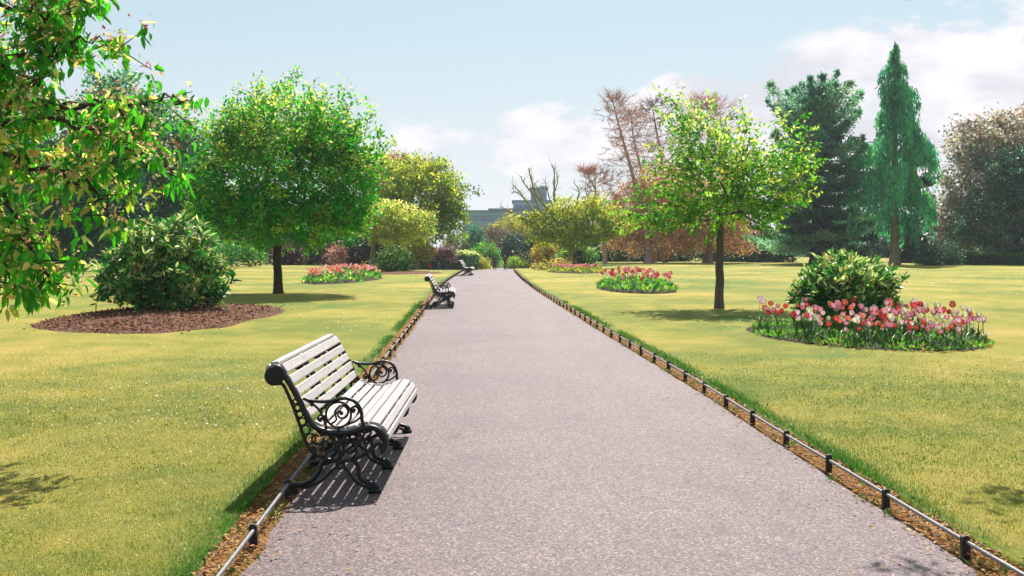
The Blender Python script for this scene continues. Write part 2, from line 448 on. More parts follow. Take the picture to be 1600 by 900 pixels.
mb = MB()
n = 13000
Y = 9 + 75 * rng.random(n) ** 1.3; X = (rng.random(n) * 2 - 1) * (.56 * Y)
pr = fnoise(X * .22, Y * .10, 51) * .6 + fnoise(X * 1.2, Y * .6, 52) * .4
k = (pr > .55) & ((X < XL(Y) - .6) | (X > XR(Y) + .6)) & ~in_bed(X, Y) & (rng.random(n) < (pr - .5) * 6)
X, Y = X[k], Y[k]; n = len(X); Z = lawn_z(X, Y) + .025
r = .0075 * (1 + .5 * rng.random(n)) * (Y / 12) ** .35
th = np.arange(6) * math.pi / 3
ring = np.stack([np.cos(th), np.sin(th), np.full(6, .25)], 1)
tl = rng.normal(0, .3, (n, 2))
V = np.stack([X, Y, Z], 1)[:, None] + ring[None] * r[:, None, None]
V[:, :, 2] += (V[:, :, 0] - X[:, None]) * tl[:, :1] + (V[:, :, 1] - Y[:, None]) * tl[:, 1:]
i = np.arange(n)[:, None] * 6
mb.add(V.reshape(-1, 3), np.concatenate([i + [[0, 1, 2, 3]], i + [[0, 3, 4, 5]]]), None, np.tile(np.array([.72, .70, .62]), (n * 6, 1)))
tag(mb.build('daisies', M['petal']), 'tiny white daisies sprinkled over the lawns', 'daisies', kind='stuff')

mb = MB()
n = 12000
Y = 4.4 + 32 * rng.random(n) ** 1.7; s = np.where(rng.random(n) < .5, -1, 1)
E = np.where(s < 0, XL(Y), XR(Y)); X = E + s * rng.normal(.10, .085, n)
far = rng.random(n) < .06
X = np.where(far, E - s * np.abs(rng.normal(.1, .35, n)), X)
on = ((X - E) * s < -.0)
Z = np.where(on, .036, .045)
a = rng.random(n) * 6.283
D = np.stack([np.cos(a), np.sin(a), rng.normal(.12, .2, n)], 1)
NRM = np.stack([rng.normal(0, .35, n), rng.normal(0, .35, n), np.ones(n)], 1)
leaves(mb, np.stack([X, Y, Z], 1), D, NRM, .022 + .03 * rng.random(n), .008 + .014 * rng.random(n),
       palette(rng, n, [(.34, .16, .04, 3), (.45, .27, .09, 3), (.16, .07, .03, 2), (.5, .36, .17, 1)]))
tag(mb.build('leaf_litter', M['petal']), 'dry orange leaf scraps lying on the soil strips', 'leaf litter', kind='stuff')

# ------------------------------------------------------------------ edging fences
def edging(label, Xf, off, y_first, step, last):
    root = thing('edging_fence', label, 'fence', (float(Xf(6.0)), 6.0, 0.0), 'low rail fences along the path')
    P0 = np.array(root.location)
    yy = np.arange(3.2, last, .5)
    pts = np.stack([Xf(yy) + off, yy, .113 + drop(Xf(yy), yy) + .012 * (fnoise(yy * .7, yy * 0, 77) - .5)], 1) - P0
    m = MB(); m.tube(pts, .0115, 8); m.build('rail', M['rail'], root, True)
    y = y_first - 2 * step
    rr = random.Random(3)
    prof = None
    while y < last:
        x = float(Xf(y)) + off; m = MB()
        w, d, h = .044, .026, .150 + rr.uniform(-.006, .008)
        # flat bar with a rounded top, sunk in the ground
        th = np.linspace(0, math.pi, 6)
        out = [(-w / 2, -.05), (w / 2, -.05)] + [(w / 2 * math.cos(t), h - w / 3 + w / 3 * math.sin(t)) for t in th]
        out = np.array(out); k = len(out)
        fr = np.stack([out[:, 0], np.full(k, -d / 2), out[:, 1]], 1); bk = fr + [0, d, 0]
        rot = rr.uniform(-.2, .2); lean = rr.uniform(-.08, .08)
        V = np.concatenate([fr, bk, [[0, -d / 2, h / 2], [0, d / 2, h / 2]]])
        V[:, 0] += V[:, 2] * lean
        V[:, :2] = V[:, :2] @ np.array([[math.cos(rot), math.sin(rot)], [-math.sin(rot), math.cos(rot)]])
        j = np.arange(k); j2 = (j + 1) % k
        q = np.stack([j2, j, j + k, j2 + k], -1)
        t = np.concatenate([np.stack([j, j2, np.full(k, 2 * k)], -1), np.stack([j2 + k, j + k, np.full(k, 2 * k + 1)], -1)])
        m.add(V, q, t)
        o = m.build('post', M['post'], root); o.location = (x - P0[0], y - P0[1], float(drop(x, y)))
        y += step
    return root
edging('low black post and grey rail edging behind the benches', XL, -.012, 5.6, 1.06, 71.5)
edging('low black post and grey rail edging beside the lawn with the young tree', XR, .012, 5.38, 1.02, 71.5)

# ------------------------------------------------------------------ benches
def uv(pts, w): return np.array([(p[0], w, p[1]) for p in pts], float)
def circ(c, r, n=16, a0=0, a1=2 * math.pi, r1=None):
    t = np.linspace(0, 1, n + 1); rr = r + ((r if r1 is None else r1) - r) * t
    a = a0 + (a1 - a0) * t
    return [(c[0] + q * math.cos(b), c[1] + q * math.sin(b)) for q, b in zip(rr, a)]
BAND = [(-.122, .862), (-.085, .852), (-.05, .80), (-.01, .735), (.035, .655), (.07, .585), (.105, .515), (.155, .452), (.234, .420), (.31, .410), (.39, .416), (.46, .436), (.53, .450), (.59, .430), (.625, .392), (.637, .335), (.62, .292), (.60, .288)]
SLATLINE = [(-.175, .83), (-.165, .862), (-.125, .884), (-.085, .872), (-.05, .827), (-.01, .755), (.035, .675), (.07, .605), (.105, .537), (.155, .477), (.234, .446), (.31, .437), (.39, .442), (.46, .462), (.53, .475), (.60, .455), (.642, .405), (.655, .345)]
def make_frame(w, end, parent, side):
    A = (0, 1, 0)
    m = MB()
    m.tube(uv(spline(BAND), w), .021, 8, flat=1.3, flat_axis=A)
    if end:
        for rr_, dy in ((.062, .026), (.048, .032), (.030, .037), (.014, .041)):
            m.tube(np.array([(-.122, w - dy, .80), (-.122, w + dy, .80)]), rr_, 20)
        m.tube(uv(circ((-.122, .80), .058, 24), w), .010, 6, caps=False, flat=2.4, flat_axis=A)
    else:
        m.tube(uv(circ((-.122, .80), .05, 18, math.pi / 2, -math.pi * 1.2, .025), w), .012, 6)
    rear = [(-.10, .748), (-.06, .735), (.0, .605), (.045, .48), (.087, .36), (.125, .295), (.17, .26), (.215, .236)]
    m.tube(uv(spline(rear), w), .012, 8, flat=1.3, flat_axis=A)
    for (c, r) in (((.022, .625), .017), ((.035, .583), .020), ((.05, .538), .022), ((.068, .488), .026), ((.092, .432), .030), ((.125, .372), .034)):
        m.tube(uv(circ(c, r, 12), w), .0065, 6, caps=False)
    for (c, r) in (((.045, .615), .012), ((.085, .545), .014), ((.11, .475), .013)):
        m.tube(uv(circ(c, r, 10), w), .005, 6, caps=False)
    low = [(.125, .295), (.20, .243), (.29, .222), (.38, .222), (.46, .246), (.53, .29), (.585, .335), (.62, .292)]
    m.tube(uv(spline(low), w), .013, 8, flat=1.3, flat_axis=A)
    for (c, r, a0, a1, r1) in (((.235, .33), .075, 2.2, -5.2, .018), ((.405, .325), .082, .8, 8.2, .02), ((.525, .375), .055, 1.2, 7.4, .014), ((.165, .375), .05, 0, -5.8, .016)):
        m.tube(uv(circ(c, r, 26, a0, a1, r1), w), np.linspace(.0095, .006, 27), 6)
    for p in ([(.16, .44), (.20, .40), (.26, .41), (.31, .38), (.32, .30), (.33, .23)], [(.33, .40), (.36, .37), (.35, .30), (.31, .25)], [(.30, .31), (.34, .345), (.38, .33)],
              [(.45, .43), (.47, .38), (.50, .33), (.50, .28)], [(.22, .25), (.25, .29), (.31, .30)], [(.41, .24), (.44, .28), (.40, .29)]):
        m.tube(uv(spline(p, 4), w), .0085, 6)
    for c in ((.32, .345), (.345, .275), (.28, .37), (.46, .35), (.32, .205), (.435, .30), (.20, .30)):
        m.tube(np.array([(c[0], w - .016, c[1]), (c[0], w + .016, c[1])]), .017, 8)
    m.tube(uv(spline([(.32, .225), (.30, .19), (.325, .165), (.355, .19), (.335, .215)], 4), w), .010, 6)
    fr = m.build('iron_frame', M['iron'], parent, True)
    for pts, toe in (([(.235, .24), (.205, .205), (.178, .14), (.125, .082), (.05, .056), (-.005, .045), (-.02, .03)], (-.004, .016)),
                     ([(.42, .225), (.452, .18), (.458, .115), (.495, .077), (.545, .062), (.575, .045), (.58, .03)], (.566, .016))):
        m = MB()
        rr_ = np.linspace(.016, .02, len(spline(pts)))
        m.tube(uv(spline(pts), w), rr_, 8, flat=1.25, flat_axis=A)
        m.box((toe[0], w, toe[1]), (.085, .055, .022))
        m.tube(np.array([(toe[0], w - .028, .042), (toe[0], w + .028, .042)]), .021, 10)
        if toe[0] < .1: inner = [(.31, .185), (.265, .15), (.20, .085), (.13, .05), (.06, .03)]
        else: inner = [(.34, .185), (.38, .15), (.43, .08), (.49, .045), (.54, .03)]
        m.tube(uv(spline(inner), w), .0105, 6)
        m.build('leg', M['iron'], fr, True)
    if end:
        m = MB()
        arm = [(.075, .648), (.12, .632), (.19, .625), (.257, .627), (.32, .642), (.38, .645), (.44, .612), (.47, .555), (.475, .50), (.49, .462), (.515, .452)]
        m.tube(uv(spline(arm), w), .0125, 8, flat=1.4, flat_axis=A)
        m.tube(uv(circ((.315, .535), .086, 22), w), .0085, 6, caps=False)
        m.tube(uv(circ((.335, .545), .055, 22, 1.6, -4.6, .015), w), .0075, 6)
        m.tube(uv(circ((.42, .565), .036, 20, -1.0, 5.0, .012), w), .007, 6)
        m.tube(uv(circ((.195, .505), .036, 18, -.6, 5.2, .012), w), .007, 6)
        m.tube(uv(spline([(.085, .64), (.135, .61), (.185, .565), (.215, .50), (.235, .44)], 5), w), .0085, 6)
        m.tube(uv(spline([(.26, .47), (.30, .50), (.29, .555), (.33, .60)], 4), w), .0075, 6)
        m.tube(uv(spline([(.315, .45), (.315, .42)], 4), w), .0085, 6)
        m.tube(uv(spline([(.38, .47), (.43, .49), (.47, .52)], 4), w), .0075, 6)
        for c in ((.335, .545), (.42, .565), (.195, .505), (.135, .605)):
            m.tube(np.array([(c[0], w - .012, c[1]), (c[0], w + .012, c[1])]), .014, 8)
        m.build('armrest', M['iron'], fr, True)
    return fr
def make_bench(label, loc, rotz, L=2.2):
    root = thing('park_bench', label, 'bench', loc, 'ornate benches along the left side of the path', rotz)
    line = spline(SLATLINE, 12)
    d = np.concatenate([[0], np.cumsum(np.linalg.norm(np.diff(line, axis=0), axis=1))]); tot = d[-1]
    spec = [(.022, .040), (.078, .052), (.150, .066), (.235, .062), (.318, .062), (.398, .062), (.478, .058),
            (.575, .058), (.650, .058), (.725, .060), (.803, .062), (.880, .062), (.955, .060), (1.022, .050), (1.08, .042)]
    sc_ = tot / 1.115
    rr = random.Random(int(loc[1] * 10))
    for part, lo, hi in (('backrest', 0, 7), ('seat', 7, 15)):
        m = MB()
        for (s, wd) in spec[lo:hi]:
            s *= sc_; wd *= sc_
            p = np.array([np.interp(s, d, line[:, 0]), np.interp(s, d, line[:, 1])])
            e = .02
            t = np.array([np.interp(s + e, d, line[:, 0]) - np.interp(s - e, d, line[:, 0]), np.interp(s + e, d, line[:, 1]) - np.interp(s - e, d, line[:, 1])]); t /= np.linalg.norm(t) + 1e-9
            nn = np.array([-t[1], t[0]]); nn = nn if (nn[1] > 0 or part == 'backrest' and nn[0] > 0) else -nn
            th_ = .024; b = .006
            prof = [(-wd / 2 + b, th_ / 2), (wd / 2 - b, th_ / 2), (wd / 2, th_ / 2 - b), (wd / 2, -th_ / 2), (-wd / 2, -th_ / 2), (-wd / 2, th_ / 2 - b)]
            segs = 6; V = []
            for k in range(segs + 1):
                w = .012 + (L - .024) * k / segs
                sag = rr.uniform(-.0012, .0012)
                for (a, bb) in prof:
                    q = p + t * a + nn * (bb + sag); V.append((q[0], w, q[1]))
            K = len(prof); Q = []
            for k in range(segs):
                for j in range(K): Q.append((k * K + j, k * K + (j + 1) % K, (k + 1) * K + (j + 1) % K, (k + 1) * K + j))
            m.add(V, Q + [(0, 1, 2, 5), (5, 2, 3, 4)] + [tuple(segs * K + i for i in f) for f in ((1, 0, 5, 2), (2, 5, 4, 3))])
        m.build(part, M['slat'], root)
    for k in range(4):
        make_frame(L * k / 3 if 0 < k < 3 else (0.0 if k == 0 else L), k in (0, 3), root, 0)
    return root
make_bench('closest and largest ornate bench with pale slats and black iron ends, shown whole', (-1.50, 6.80, .020), math.radians(.4))
make_bench('second ornate black iron bench down the path, between the other two', (-2.215, 27.3, .020), math.radians(2.5))
make_bench('smallest, most distant ornate bench where the path ends', (-3.0, 58.5, .020), math.radians(-2.0))

# ------------------------------------------------------------------ trees
def skeleton(trunk, targets, rng, first=1, bow=.08, down=.6, wob=.04, sub=3, along=.0):
    nodes = [np.asarray(p, float) for p in trunk]; par = list(range(-1, len(trunk) - 1))
    top = nodes[-1]
    order = np.argsort(np.linalg.norm(targets - top, axis=1))
    cap = len(trunk) + len(targets) * sub + 1
    arr = np.zeros((cap, 3)); arr[:len(nodes)] = nodes; n = len(nodes)
    pard = par + [0] * (cap - n); ends = []
    for ti in order:
        t = targets[ti]
        d = arr[first:n] - t
        cost = np.linalg.norm(d, axis=1) + down * np.maximum(0, d[:, 2])
        i = first + int(np.argmin(cost))
        a = arr[i]; L = np.linalg.norm(t - a); prev = i
        for k in range(1, sub + 1):
            f = k / sub
            p = a + (t - a) * f
            if k < sub:
                p = p + np.array([0, 0, bow * L * math.sin(math.pi * f)]) + rng.normal(0, wob * L, 3)
            arr[n] = p; pard[n] = prev; prev = n; n += 1
        ends.append((prev, ti))
    return arr[:n], np.array(pard[:n]), ends
def trunk_line(base, top, rng, n=6, wob=.009):
    b = np.asarray(base, float); t = np.asarray(top, float); L = np.linalg.norm(t - b)
    P = []
    for k in range(n + 1):
        f = k / n; p = b + (t - b) * f
        if 0 < k < n: p = p + np.append(rng.normal(0, wob * L, 2), 0) * math.sin(math.pi * f)
        P.append(p)
    return np.array(P)
def build_wood(mb, nodes, par, ntrunk, r0, rtip, power=.5, k=5, taper=.65):
    n = len(nodes); cnt = np.zeros(n)
    haschild = np.zeros(n, bool); haschild[par[par >= 0]] = True
    cnt[~haschild] = 1
    for i in range(n - 1, 0, -1): cnt[par[i]] += cnt[i]
    r = rtip * np.maximum(cnt, 1) ** power
    r = np.minimum(r, r0 * .75)
    # trunk as one swept tube with a root flare
    tp = nodes[:ntrunk]; f = np.linspace(0, 1, ntrunk)
    tl = spline(tp, 5); ff = np.linspace(0, 1, len(tl))
    rad = r0 * (1 - (1 - taper) * ff) * (1 + .55 * np.exp(-ff * 22))
    mb.tube(tl, rad, 12)
    i = np.arange(ntrunk, n)
    mb.segs(nodes[par[i]], nodes[i], np.minimum(r[par[i]], r[i] * 1.5), r[i], k)
def in_blobs(rng, blobs, n, shell=.45):
    """blobs: (x,y,z,rx,ry,rz). Random points weighted to the outer part."""
    b = np.array(blobs, float); vol = b[:, 3] * b[:, 4] * b[:, 5]
    i = rng.choice(len(b), n, p=vol / vol.sum())
    d = unit(rng.standard_normal((n, 3)))
    r = (shell ** 3 + (1 - shell ** 3) * rng.random(n)) ** (1 / 3) * (1 + .10 * rng.standard_normal(n))
    return b[i, :3] + d * r[:, None] * b[i, 3:], d
def pxblobs(Y, lst, depth=1.0):
    """Blobs given by the place they fill at depth Y: (px, py, rx, ry[, dy, rdepth])."""
    out = []
    for e in lst:
        dy = e[4] if len(e) > 4 else 0.0
        rx = e[2] * Y / F; rz = e[3] * Y / F
        ry = e[5] if len(e) > 5 else depth * max(rx, .7 * rz)
        out.append((xo(e[0], Y), Y + dy, zo(e[1], Y), rx, ry, rz))
    return out
def crown_leaves(mb, rng, ends, centre, spec):
    """ends: (n,3) shoot bases. spec keys: per, len, up, spread, L, W, pal, droop(dir), nrm, var"""
    n = len(ends); per = spec['per']
    out = unit(ends - centre)
    sd = out * spec.get('out', 1.0) + rng.normal(0, spec.get('jit', .45), (n, 3)); sd[:, 2] += spec.get('up', .2)
    sd = unit(sd); sl = spec.get('len', .3) * (.6 + .8 * rng.random(n))
    t = rng.random((n, per))
    C = ends[:, None] + sd[:, None] * (sl[:, None] * t)[:, :, None] + rng.normal(0, spec.get('spread', .08), (n, per, 3)) * np.array([1, 1, spec.get('flat', 1.0)])
    C = C.reshape(-1, 3); nn = len(C)
    rad = rng.standard_normal((nn, 3)); D = unit(rad) * spec.get('rad', 1.0) + np.repeat(sd, per, 0) * spec.get('along', .6)
    D[:, 2] += spec.get('droop', -.15)
    NR = rng.normal(0, spec.get('nvar', .9), (nn, 3)); NR[:, 2] += spec.get('nup', .6)
    cc = palette(rng, n, spec['pal'], spec.get('var', .18))
    col = np.repeat(cc, per, 0) * (1 + .16 * rng.standard_normal((nn, 1)))
    if 'tips' in spec:
        tc, pr = spec['tips']
        k = (t.reshape(-1) > .55) & (rng.random(nn) < pr); col[k] = np.array(tc) * (1 + .15 * rng.standard_normal((k.sum(), 1)))
    if 'sunlit_or_young' in spec:  # upper-crown colour: painted sunlit tops on trees, pale new shoots on rhododendrons
        tc, pr = spec['sunlit_or_young']
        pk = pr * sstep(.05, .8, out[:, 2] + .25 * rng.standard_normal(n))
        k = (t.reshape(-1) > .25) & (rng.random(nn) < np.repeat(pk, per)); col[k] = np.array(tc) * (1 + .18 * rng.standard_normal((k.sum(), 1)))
    L = spec['L'] * (.65 + .7 * rng.random(nn)); W = spec['W'] * (.65 + .7 * rng.random(nn))
    leaves(mb, C, D, NR, L, W, np.clip(col, .004, .8), mid=spec.get('mid', False), droop=spec.get('ldroop', 0.0), fold=spec.get('fold', .12))
    return np.stack([ends, ends + sd * sl[:, None]], 1)
def tree(name, label, cat, base, ttop, r0, blobs, ncl, spec, seed, wood='bark', leafm='leaf', group=None, nlimb=None, rtip=.006, first=2,
         bow=.06, down=.5, shell=.45, crown='crown', wob=.04, power=.5, extra=None, twig=True, taper=.65):
    rng = rng_of(seed)
    root = thing(name, label, cat, base, group)
    O = np.asarray(base, float)
    pts, _ = in_blobs(rng, blobs, ncl, shell)
    if extra is not None: pts = np.concatenate([pts, np.asarray(extra, float)])
    centre = np.average(np.array(blobs)[:, :3], axis=0, weights=np.prod(np.array(blobs)[:, 3:], axis=1)); centre[2] -= .25 * np.max(np.array(blobs)[:, 5])
    tl = trunk_line(base, ttop, rng); tl[0, 2] -= .12
    wb = MB()
    lim = pts if nlimb is None else pts[rng.permutation(len(pts))[:nlimb]]
    nodes, par, ends = skeleton(tl, lim, rng, first, bow, down, wob)
    build_wood(wb, nodes - O, par, len(tl), r0, rtip, power, taper=taper)
    lb = MB()
    sh = crown_leaves(lb, rng, pts - O, centre - O, spec)
    if twig: wb.segs(sh[:, 0], sh[:, 1], np.full(len(sh), rtip * .9), np.full(len(sh), rtip * .4), 3)
    wb.build('trunk', M[wood], root, True)
    lb.build(crown, M[leafm], root)
    return root
def shrub(name, label, cat, base, blobs, ncl, spec, seed, wood='bark', leafm='leaf_far', group=None, shell=.55, stems=7, rtip=.008):
    rng = rng_of(seed)
    root = thing(name, label, cat, base, group); O = np.asarray(base, float)
    pts, _ = in_blobs(rng, blobs, ncl, shell)
    pts[:, 2] = np.maximum(pts[:, 2], base[2] + .06 + .1 * rng.random(len(pts)))
    centre = np.average(np.array(blobs)[:, :3], axis=0); centre[2] = base[2] + .3 * (centre[2] - base[2])
    wb = MB(); lb = MB()
    tgt = pts[rng.permutation(len(pts))[:stems * 6]]
    tl = np.array([O + [0, 0, -.1], O + [0, 0, .03], O + [0, 0, .12]])
    nodes, par, ends = skeleton(tl, tgt, rng, 1, .1, .5)
    n = len(nodes); i = np.arange(1, n)
    wb.segs(nodes[par[i]] - O, nodes[i] - O, np.full(n - 1, rtip * 1.6), np.full(n - 1, rtip), 4)
    crown_leaves(lb, rng, pts - O, centre - O, spec)
    wb.build('stems', M[wood], root); lb.build('foliage', M[leafm], root)
    return root
def gz(X, Y): return float(lawn_z(X, Y))

# --- round dense tree on the left lawn
Y0 = 34.8; X0 = xo(435, Y0)
tree('round_tree', 'dense round crowned green tree on the lawn behind the big shrub on mulch', 'tree', (X0, Y0, gz(X0, Y0)), (X0 - .05, Y0, zo(355, Y0)), .17,
     pxblobs(Y0, [(445, 275, 122, 92), (380, 290, 82, 88), (520, 282, 70, 85), (440, 205, 95, 62), (370, 215, 45, 50), (505, 215, 62, 58), (560, 240, 32, 52), (338, 315, 40, 58), (450, 345, 120, 38), (548, 320, 36, 50)]),
     1900, dict(per=24, len=.36, up=.55, spread=.11, L=.15, W=.082, pal=[(.018, .16, .012, 5), (.03, .20, .014, 4), (.085, .24, .022, 2), (.22, .29, .04, 1.3)], sunlit_or_young=((.33, .36, .15), .5), droop=-.3),
     11, nlimb=330, rtip=.0075, shell=.5, first=3,
     extra=[(xo(p, Y0), Y0 + d, zo(q, Y0)) for p, q, d in [(325, 190, 0), (352, 168, .5), (378, 150, -.5), (400, 142, 0), (440, 135, .4), (462, 128, 0), (464, 122, .1), (480, 138, .2), (505, 150, 0), (528, 142, -.3), (545, 150, .2), (560, 165, 0), (572, 175, .3), (570, 195, 0), (588, 215, 0), (600, 228, .2), (603, 236, .2), (590, 262, 0), (312, 215, 0), (318, 240, .3), (300, 320, 0), (296, 345, 0)]])

# --- young spreading tree on the right lawn
Y0 = 26.7; X0 = xo(1124, Y0)
tree('young_tree', 'slim trunked bright green tree with open spreading crown right of the path', 'tree', (X0, Y0, gz(X0, Y0)), (X0 + .03, Y0, zo(352, Y0)), .125,
     pxblobs(Y0, [(lambda e: (1122 + (e[0] - 1122) * .84, 300 + (e[1] - 300) * .92, e[2] * .82, e[3] * .84, e[4], e[5] * .85))(e) for e in [(1118, 288, 82, 58, 0, 1.7), (1095, 235, 55, 48, 0, 1.1), (1185, 290, 75, 48, 0, 1.5), (1045, 325, 52, 34, 0, 1.1), (1150, 322, 66, 22, 0, 1.5), (1075, 200, 22, 28, 0, .5), (1225, 262, 38, 36, 0, .9), (1150, 230, 30, 40, 0, .8), (1190, 355, 18, 16, 0, .5)]]),
     430, dict(per=26, len=.75, up=.16, jit=.30, spread=.065, flat=.5, L=.125, W=.07, pal=[(.05, .175, .016, 5), (.08, .20, .02, 4), (.15, .24, .03, 2), (.26, .29, .07, 1.2)], sunlit_or_young=((.40, .42, .20), .5), droop=-.3, along=.8),
     12, nlimb=None, rtip=.006, shell=.35, first=5, bow=.03, wood='bark_grey',
     extra=[(xo(1128 + (p - 1128) * .9, Y0), Y0 + d, zo(q, Y0)) for p, q, d in [(1050, 168, 0), (1058, 178, 0), (1068, 188, .1), (1082, 185, .2), (1095, 180, .2), (1038, 205, 0), (1045, 215, 0), (1110, 190, 0), (1118, 178, 0), (1135, 195, .3), (1165, 195, 0), (1168, 205, 0), (1180, 215, .3), (1210, 215, 0), (1225, 208, 0), (1240, 205, 0), (1250, 230, 0), (1262, 228, .3), (1272, 238, 0), (1265, 262, 0), (1255, 275, 0), (1262, 292, .2), (1245, 300, 0), (1240, 305, 0), (980, 310, 0), (990, 322, 0), (1000, 335, 0), (1010, 300, 0), (1022, 285, 0), (1000, 350, 0), (1018, 262, 0), (1030, 245, 0)]], taper=.75)

# --- rhododendron shrubs
def rhodo_spec(L, pal_low=None):
    return dict(per=11, len=.10, up=.5, spread=.035, L=L, W=L * .36, pal=[(.02, .12, .018, 4), (.034, .155, .022, 4), (.08, .22, .035, 2), (.36, .34, .13, 2)], sunlit_or_young=((.44, .45, .25), .5), nvar=.5, droop=-.05, rad=1.0, along=.8, mid=True, ldroop=.12)
M1 = (-8.1, 23.4)
shrub('rhododendron_shrub', 'broad dark rhododendron with pale new shoots on the brown mulch bed', 'shrub', (M1[0], M1[1], .16),
      pxblobs(23.4, [(258, 428, 92, 50), (262, 385, 70, 40), (205, 440, 46, 36), (315, 436, 40, 38), (250, 460, 88, 26), (285, 372, 40, 26), (225, 400, 50, 40)]), 760, rhodo_spec(.19), 21, leafm='leaf_gloss',
      group='rhododendrons in lawn beds')
M2 = (6.62, 19.7)
shrub('rhododendron_shrub', 'dark rhododendron with yellowish shoots rising behind pink tulips in the big flower bed', 'shrub', (M2[0], M2[1], .13),
      pxblobs(19.7, [(1320, 455, 72, 34), (1318, 430, 52, 28), (1280, 452, 36, 30), (1362, 440, 38, 28), (1308, 415, 26, 16), (1318, 478, 78, 20)]), 480, rhodo_spec(.16), 22, leafm='leaf_gloss',
      group='rhododendrons in lawn beds')
# pale top shoots as part of the plants' look
# --- beds
def bed(name, cx, cy, rx, ry, h, mat, seed, poly=None, lump=.05):
    rng = rng_of(seed)
    nr, na = (16, 72) if poly is None else (46, 170)
    a = np.arange(na) * 2 * math.pi / na
    if poly is None: R = 1 + .10 * (fnoise(3 + np.cos(a) * 2, 3 + np.sin(a) * 2, seed) - .5)
    else:
        pa = np.array(poly); ang = np.arctan2((pa[:, 1] - cy) / ry, (pa[:, 0] - cx) / rx); rad = np.hypot((pa[:, 0] - cx) / rx, (pa[:, 1] - cy) / ry)
        o_ = np.argsort(ang); R = np.interp((a + math.pi) % (2 * math.pi) - math.pi, ang[o_], rad[o_], period=2 * math.pi)
        R = R * (1 + .12 * (fnoise(3 + np.cos(a) * 3, 3 + np.sin(a) * 3, seed) - .5))
    rr = np.linspace(0, 1, nr)
    X = cx + rx * rr[:, None] * R[None] * np.cos(a)[None]; Y = cy + ry * rr[:, None] * R[None] * np.sin(a)[None]
    Z = lawn_z(X, Y) + h * (1 - rr[:, None] ** 2.2) + lump * (fnoise(X * (4 if poly is None else 3.2), Y * (4 if poly is None else 3.2), seed + 3, 4) - .5) * (rr[:, None] < .97) - .03 * (rr[:, None] > .98) + .012
    V = np.stack([X, Y, Z], -1).reshape(-1, 3)
    i = np.arange(nr - 1)[:, None] * na; j = np.arange(na)[None]; j2 = (j + 1) % na
    q = np.stack([i + j, i + na + j, i + na + j2, i + j2], -1).reshape(-1, 4)
    o = mesh_obj(name, V, [q], mat, smooth=False); tag(o, kind='structure')
    def zf(x, y):
        ang = np.arctan2((y - cy) / ry, (x - cx) / rx); r = np.hypot((y - cy) / ry, (x - cx) / rx)
        Rq = np.interp(ang % (2 * math.pi), np.append(a, 2 * math.pi), np.append(R, R[0]))
        f = np.clip(r / Rq, 0, 1)
        return lawn_z(x, y) + h * (1 - f ** 2.2)
    return zf
zm1 = bed('mulch_bed', -8.0, 23.2, 2.4, 4.2, .20, M['mulch'], 61, lump=.15,
    poly=[(-10.2, 21.0), (-9.3, 19.9), (-8.0, 19.1), (-6.75, 18.9), (-6.3, 19.7), (-5.9, 20.3), (-5.85, 22.5), (-6.0, 26.2), (-7.4, 27.2), (-9.2, 26.5), (-10.3, 24.0)])
rng = rng_of(62); mb = MB(); n = 5200
MP = np.array([(-10.2, 21.0), (-9.3, 19.9), (-8.0, 19.1), (-6.75, 18.9), (-6.3, 19.7), (-5.9, 20.3), (-5.85, 22.5), (-6.0, 26.2), (-7.4, 27.2), (-9.2, 26.5), (-10.3, 24.0)])
X = rng.uniform(-10.6, -5.5, n * 2); Y = rng.uniform(18.7, 27.4, n * 2); ins = np.zeros(len(X), bool)
for k in range(len(MP)):
    (x1, y1), (x2, y2) = MP[k], MP[k - 1]
    ins ^= ((y1 > Y) != (y2 > Y)) & (X < (x2 - x1) * (Y - y1) / (y2 - y1 + 1e-9) + x1)
ins |= rng.random(len(X)) < .012
X, Y = X[ins], Y[ins]; n = len(X); a = rng.random(n) * 6.283
Z = zm1(X, Y) + .012 + .05 * rng.random(n) ** 2
D = np.stack([np.cos(a * 7), np.sin(a * 7), rng.normal(.2, .4, n)], 1)
leaves(mb, np.stack([X, Y, Z], 1), D, rng.normal(0, .9, (n, 3)) + [0, 0, .6], .03 + .06 * rng.random(n), .02 + .035 * rng.random(n), palette(rng, n, [(.13, .062, .034, 3), (.25, .135, .07, 3), (.05, .025, .015, 3), (.40, .26, .14, .9)]))
tag(mb.build('bark_mulch', M['petal']), 'brown bark chips heaped under the big shrub', 'mulch', kind='stuff')
bed('mulch_bed', -6.9, 63.0, 2.6, 3.2, .14, M['mulch'], 63)
zb1 = bed('flower_bed', 6.6, 18.9, 2.05, 3.05, .10, M['earth'], 64)
zb2 = bed('flower_bed', 4.9, 39.5, 1.5, 4.6, .26, M['earth'], 65)
zb3 = bed('flower_bed', -8.6, 51.0, 1.85, 6.0, .26, M['earth'], 66)
zb4 = bed('flower_bed', 4.3, 67.0, 1.95, 5.2, .10, M['earth'], 67)

